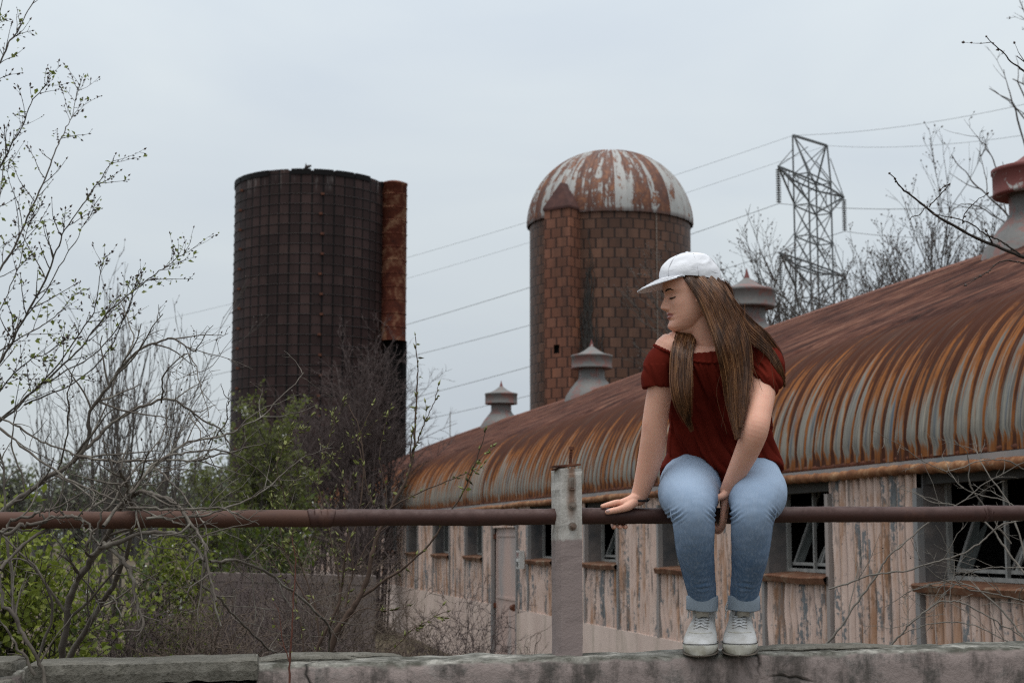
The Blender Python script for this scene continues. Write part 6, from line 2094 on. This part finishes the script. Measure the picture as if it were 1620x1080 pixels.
def bush(px, topy, halfpx, Y, seed, name, label, cat, bk, cfg, nst, leaf=None, lsize=.03, group=None, basepx=None, lean=.75, flowers=0, ljit=.02, r0=.03, fl=.03):
    p = Plant(seed); g_ = gz(P(px, 900, Y)); top = P(px, topy, Y); H = top.z - g_.z
    W = halfpx / F * Y; rg = p.rng
    for i in range(nst):
        a = rg.uniform(0, 6.28); q = np.array(g_) + np.array((math.cos(a), math.sin(a) * .7, 0)) * W * .35 * rg.random() ** .5
        tx = g_[0] + W * math.cos(a) * rg.random() ** .6 * lean * 1.2; ty = g_[1] + W * math.sin(a) * rg.random() ** .6 * lean
        hz = H * rg.uniform(.55, 1.) * (1 - .35 * (abs(tx - g_[0]) / (W + 1e-6)) ** 2)
        e = np.array((tx, ty, g_[2] + hz))
        mid = (q + e) / 2 + np.array((0, 0, hz * .18)) + rg.normal(size=3) * W * .08
        pts = spline([q, mid, e], 9); rd = np.linspace(r0, r0 * .25, 9)
        p.add(pts, rd, 5); p.kids(pts, rd, np.linalg.norm(e - q), 0, cfg, None, .12)
    fl_ = None
    if flowers and p.leaf:
        idx = rg.integers(0, len(p.leaf), flowers); fl_ = ([p.leaf[i] + rg.normal(size=3) * .03 for i in idx for _ in range(5)], fl)
    return finish(p, name, label, cat, g_, bk, group, leaf, lsize, None, (.01, .003), ljit, flowers=fl_)


gB = 'brown twiggy bushes in front of the dark silo'
bush(545, 545, 78, 40, 1001, 'twiggy_bush', 'tall brown twiggy bush in front of the right half of the dark silo', 'bush', BK_MAR, cb, 26, group=gB)
bush(600, 590, 52, 41, 1002, 'twiggy_bush', 'brown twiggy bush below the rusty silo chute', 'bush', BK_MAR, cb, 18, group=gB)
bush(480, 640, 60, 39, 1003, 'twiggy_bush', 'low brown twiggy bush in front of the middle of the dark silo', 'bush', BK_MAR, cb, 18, group=gB)
bush(575, 730, 52, 30, 1004, 'twiggy_bush', 'low twiggy bush hiding the far end of the barn', 'bush', BK_MAR, dict(cb, rmin=.005), 18, group=gB)
# --- 11 greener shrubs
cg = dict(seg=(7, 6, 5, 4), wander=.16, up=.04, max=2, dens=(2.6, 3.6), ang=.7, ratio=.5, rmin=.006, rr=.5, minlen=.2, lmax=(1.6, .8), leaflvl=1, leafd=26)
gG = 'leafing green shrubs left of the barn'
bush(415, 672, 72, 32, 1101, 'green_shrub', 'olive green leafing shrub at the foot of the dark silo', 'shrub', BK_FAR, cg, 22, LF_FAR, .085, gG, flowers=60, ljit=.05, fl=.06)
bush(345, 745, 45, 30, 1102, 'green_shrub', 'lower olive green shrub left of the dark silo', 'shrub', BK_FAR, cg, 14, LF_FAR, .085, gG, ljit=.05)
bush(420, 815, 95, 24, 1103, 'green_shrub', 'dark green shrub behind the pipe above the low back wall', 'shrub', BK_FAR, dict(cg, leafd=34), 22, LF_DARK, .085, gG, flowers=50, ljit=.05, fl=.05)
ch = dict(seg=(7, 6, 5, 4), wander=.18, up=.04, max=2, dens=(5., 7.), ang=.75, ratio=.5, rmin=.0022, rr=.5, minlen=.08, lmax=(.6, .3), leaflvl=1, leafd=36)
bush(40, 835, 115, 8.6, 1104, 'green_shrub', 'bright yellow green leafy shrub low at the left behind the wall', 'shrub', BK_DARK, ch, 26, LF_BUSH, .046, gG, flowers=26, ljit=.02, r0=.010, fl=.024)
bush(270, 842, 72, 14, 1105, 'green_shrub', 'fresh green shrub seen under the pipe behind the thicket', 'shrub', BK_DARK, dict(ch, rmin=.003, dens=(3.5, 5.), leafd=26), 22, LF_BUSH, .058, gG, flowers=26, ljit=.03, r0=.014, fl=.035)
bush(150, 850, 80, 12, 1106, 'green_shrub', 'shaded green shrub between the two thicket trunks', 'shrub', BK_DARK, dict(ch, rmin=.003, dens=(3.5, 5.), leafd=22), 18, LF_DARK, .055, gG, flowers=16, ljit=.03, r0=.014, fl=.03)
# --- 13 dry brambles
cd = dict(seg=(8, 6, 5, 4), wander=.22, up=-.02, max=3, dens=(5.0, 6., 5.), ang=.8, ratio=.5, rmin=.0026, rr=.5, minlen=.08, lmax=(.9, .45, .2))
gD = 'dry bramble clumps behind the wall'
bush(560, 915, 95, 12.5, 1301, 'bramble_clump', 'reddish dry bramble clump around the foot of the sapling', 'brambles', BK_DRY, cd, 70, group=gD, lean=1.1, r0=.006)
bush(440, 905, 110, 11, 1302, 'bramble_clump', 'dry grey bramble clump before the low back wall', 'brambles', BK_MAR, cd, 70, group=gD, lean=1.1, r0=.006)
bush(320, 915, 110, 9.5, 1303, 'bramble_clump', 'dry bramble clump under the arching thicket', 'brambles', BK_DRY, cd, 70, group=gD, lean=1.1, r0=.005)
bush(200, 940, 100, 9.5, 1304, 'bramble_clump', 'dim dry bramble clump by the thicket trunks', 'brambles', BK_MAR, cd, 70, group=gD, lean=1.1, r0=.005)
bush(500, 885, 85, 12, 1308, 'bramble_clump', 'tall dry bramble clump in front of the right end of the low back wall', 'brambles', BK_DRY, cd, 60, group=gD, lean=1.1, r0=.006)
bush(375, 890, 70, 12.5, 1309, 'bramble_clump', 'tall dry bramble clump in front of the left end of the low back wall', 'brambles', BK_MAR, cd, 50, group=gD, lean=1.1, r0=.006)
bush(745, 948, 100, 15, 1305, 'bramble_clump', 'dense grey weed clump against the barn plinth by the door', 'brambles', BK_MAR, dict(cd, rmin=.003), 60, group=gD, lean=1.0, r0=.006)
bush(650, 960, 90, 15, 1306, 'bramble_clump', 'low dry weed clump against the far barn plinth', 'brambles', BK_DRY, dict(cd, rmin=.003), 34, group=gD, lean=1.1, r0=.006)
bush(835, 968, 50, 14, 1307, 'bramble_clump', 'arching dry stems close left of the concrete post', 'brambles', BK_DRY, dict(cd, rmin=.0028, dens=(1.5, 2, 2)), 12, group=gD, lean=1.2, r0=.006)
# --- 14 low concrete wall across the yard
bw = thing('back_wall', 'low stained grey concrete wall across the yard, behind the dry brambles', 'wall', gz(P(450, 950, 22)))
mb = MB(); a0, b0 = P(318, 905, 23), P(592, 912, 21); zt = a0.z
nn = 40; G = []
for i in range(nn):
    q = a0.lerp(b0, i / (nn - 1)); w_ = .02 * mnoise.noise((i * .7, 0, 3))
    G.append([(q.x, q.y + .3, -.2), (q.x, q.y + .3, zt + w_), (q.x, q.y - .012, zt + w_), (q.x, q.y - .012, zt - .12 + w_), (q.x, q.y, zt - .13), (q.x, q.y, -.2)])
mb.grid(np.array(G)[:, ::-1]); mb.add([G[0][0], G[0][1], G[0][2], G[0][5]], [[0, 1, 2, 3]]); mb.add([G[-1][0], G[-1][1], G[-1][2], G[-1][5]], [[3, 2, 1, 0]])
mbk = simple_mat('old grey concrete', (.085, .068, .062), (.19, .145, .130), .8, .95, 0, .5, 9, .02)
mb.build('wall_face', mbk, bw)
# --- 15 distant trees on the left skyline
gT = 'distant hazy trees on the left skyline'
cdist = dict(seg=(6, 5, 4), wander=.12, up=.05, max=2, dens=(.9, 1.1), ang=.6, ratio=.5, rmin=.05, rr=.6, minlen=.8, lmax=(5., 2.4), leaflvl=1, leafd=3.2)
dl = [(10, 742, 130), (62, 752, 150), (112, 735, 140), (160, 760, 150), (215, 745, 150), (262, 760, 140), (305, 750, 150), (340, 735, 130)]
nm = ['at the left frame edge', 'second from the left frame edge', 'third from the left, taller', 'behind the thin upright trees', 'just right of the thin upright trees', 'below the drooping thicket tips', 'left of the olive green shrub', 'nearest the dark silo']
LF_DIST = leafmat('distant grey green leaf', (.10, .115, .075), (.14, .15, .10), (.17, .17, .13), .2)
BK_DIST = bark('distant grey bark', (.10, .095, .09), (.14, .13, .125), .6)
for i, ((px, ty, Y), w_) in enumerate(zip(dl, nm)):
    bush(px, ty, 34, Y, 1500 + i, 'distant_tree', 'pale grey green distant tree on the skyline, ' + w_, 'tree', BK_DIST, cdist, 22, LF_DIST, .42, gT, ljit=.5, r0=.16, lean=.9)
# a far wood closing the horizon at the left
p = Plant(1700); rg = p.rng
for i in range(420):
    x = rg.uniform(-125, -18); y = rg.uniform(165, 230); h_ = rg.uniform(3.5, 8.)
    q = np.array((x, y, ground_z(x, y))); d = np.array((rg.normal() * .12, rg.normal() * .12, 1.))
    pts = p.line(q, d, h_, .1, 6, .1, .05); p.add(pts, np.linspace(.14, .04, 6), 4)
    for _ in range(46): p.leaf.append(q + np.array((rg.normal() * 1.3, rg.normal() * 1.3, h_ * rg.uniform(.08, 1.))))
fw = link('far_woods', p.leaves(p.leaf, .75, 0, 'far_woods', .3), LF_DIST)
tag(fw, 'pale far wood along the horizon at the left', 'woods', None, 'stuff')
# --- dry grass in the yard
def grass(n, x0, x1, y0, y1, h, seed):
    rg = np.random.default_rng(seed); M = n
    x = rg.uniform(x0, x1, M); y = y0 + (y1 - y0) * rg.random(M) ** 1.4
    z = np.array([ground_z(a, b) for a, b in zip(x, y)])
    d = rg.normal(size=(M, 2)) * .35; hh = h * rg.uniform(.4, 1.3, M); w_ = .004 + .006 * rg.random(M)
    a = rg.uniform(0, 6.28, M)
    b0 = np.stack([x, y, z - .02], 1); s_ = np.stack([np.cos(a), np.sin(a), 0 * a], 1) * w_[:, None]
    m_ = b0 + np.stack([d[:, 0] * hh * .35, d[:, 1] * hh * .35, hh * .6], 1); t_ = b0 + np.stack([d[:, 0] * hh, d[:, 1] * hh, hh * .95], 1)
    V = np.stack([b0 - s_, b0 + s_, m_ + s_ * .7, m_ - s_ * .7, t_], 1).reshape(-1, 3)
    o = (np.arange(M) * 5)[:, None]
    return mesh_arrays('dry_grass', V, [np.array([[0, 1, 2, 3]]) + o, np.array([[3, 2, 4]]) + o], False)
MGR = leafmat('dry grass blade', (.11, .085, .05), (.17, .135, .08), (.10, .115, .045), .2)
o = link('dry_grass', grass(42000, -9, 3.0, 6.2, 26, .34, 5), MGR)
tag(o, 'dry grass and weeds growing in the yard', 'grass', None, 'stuff')
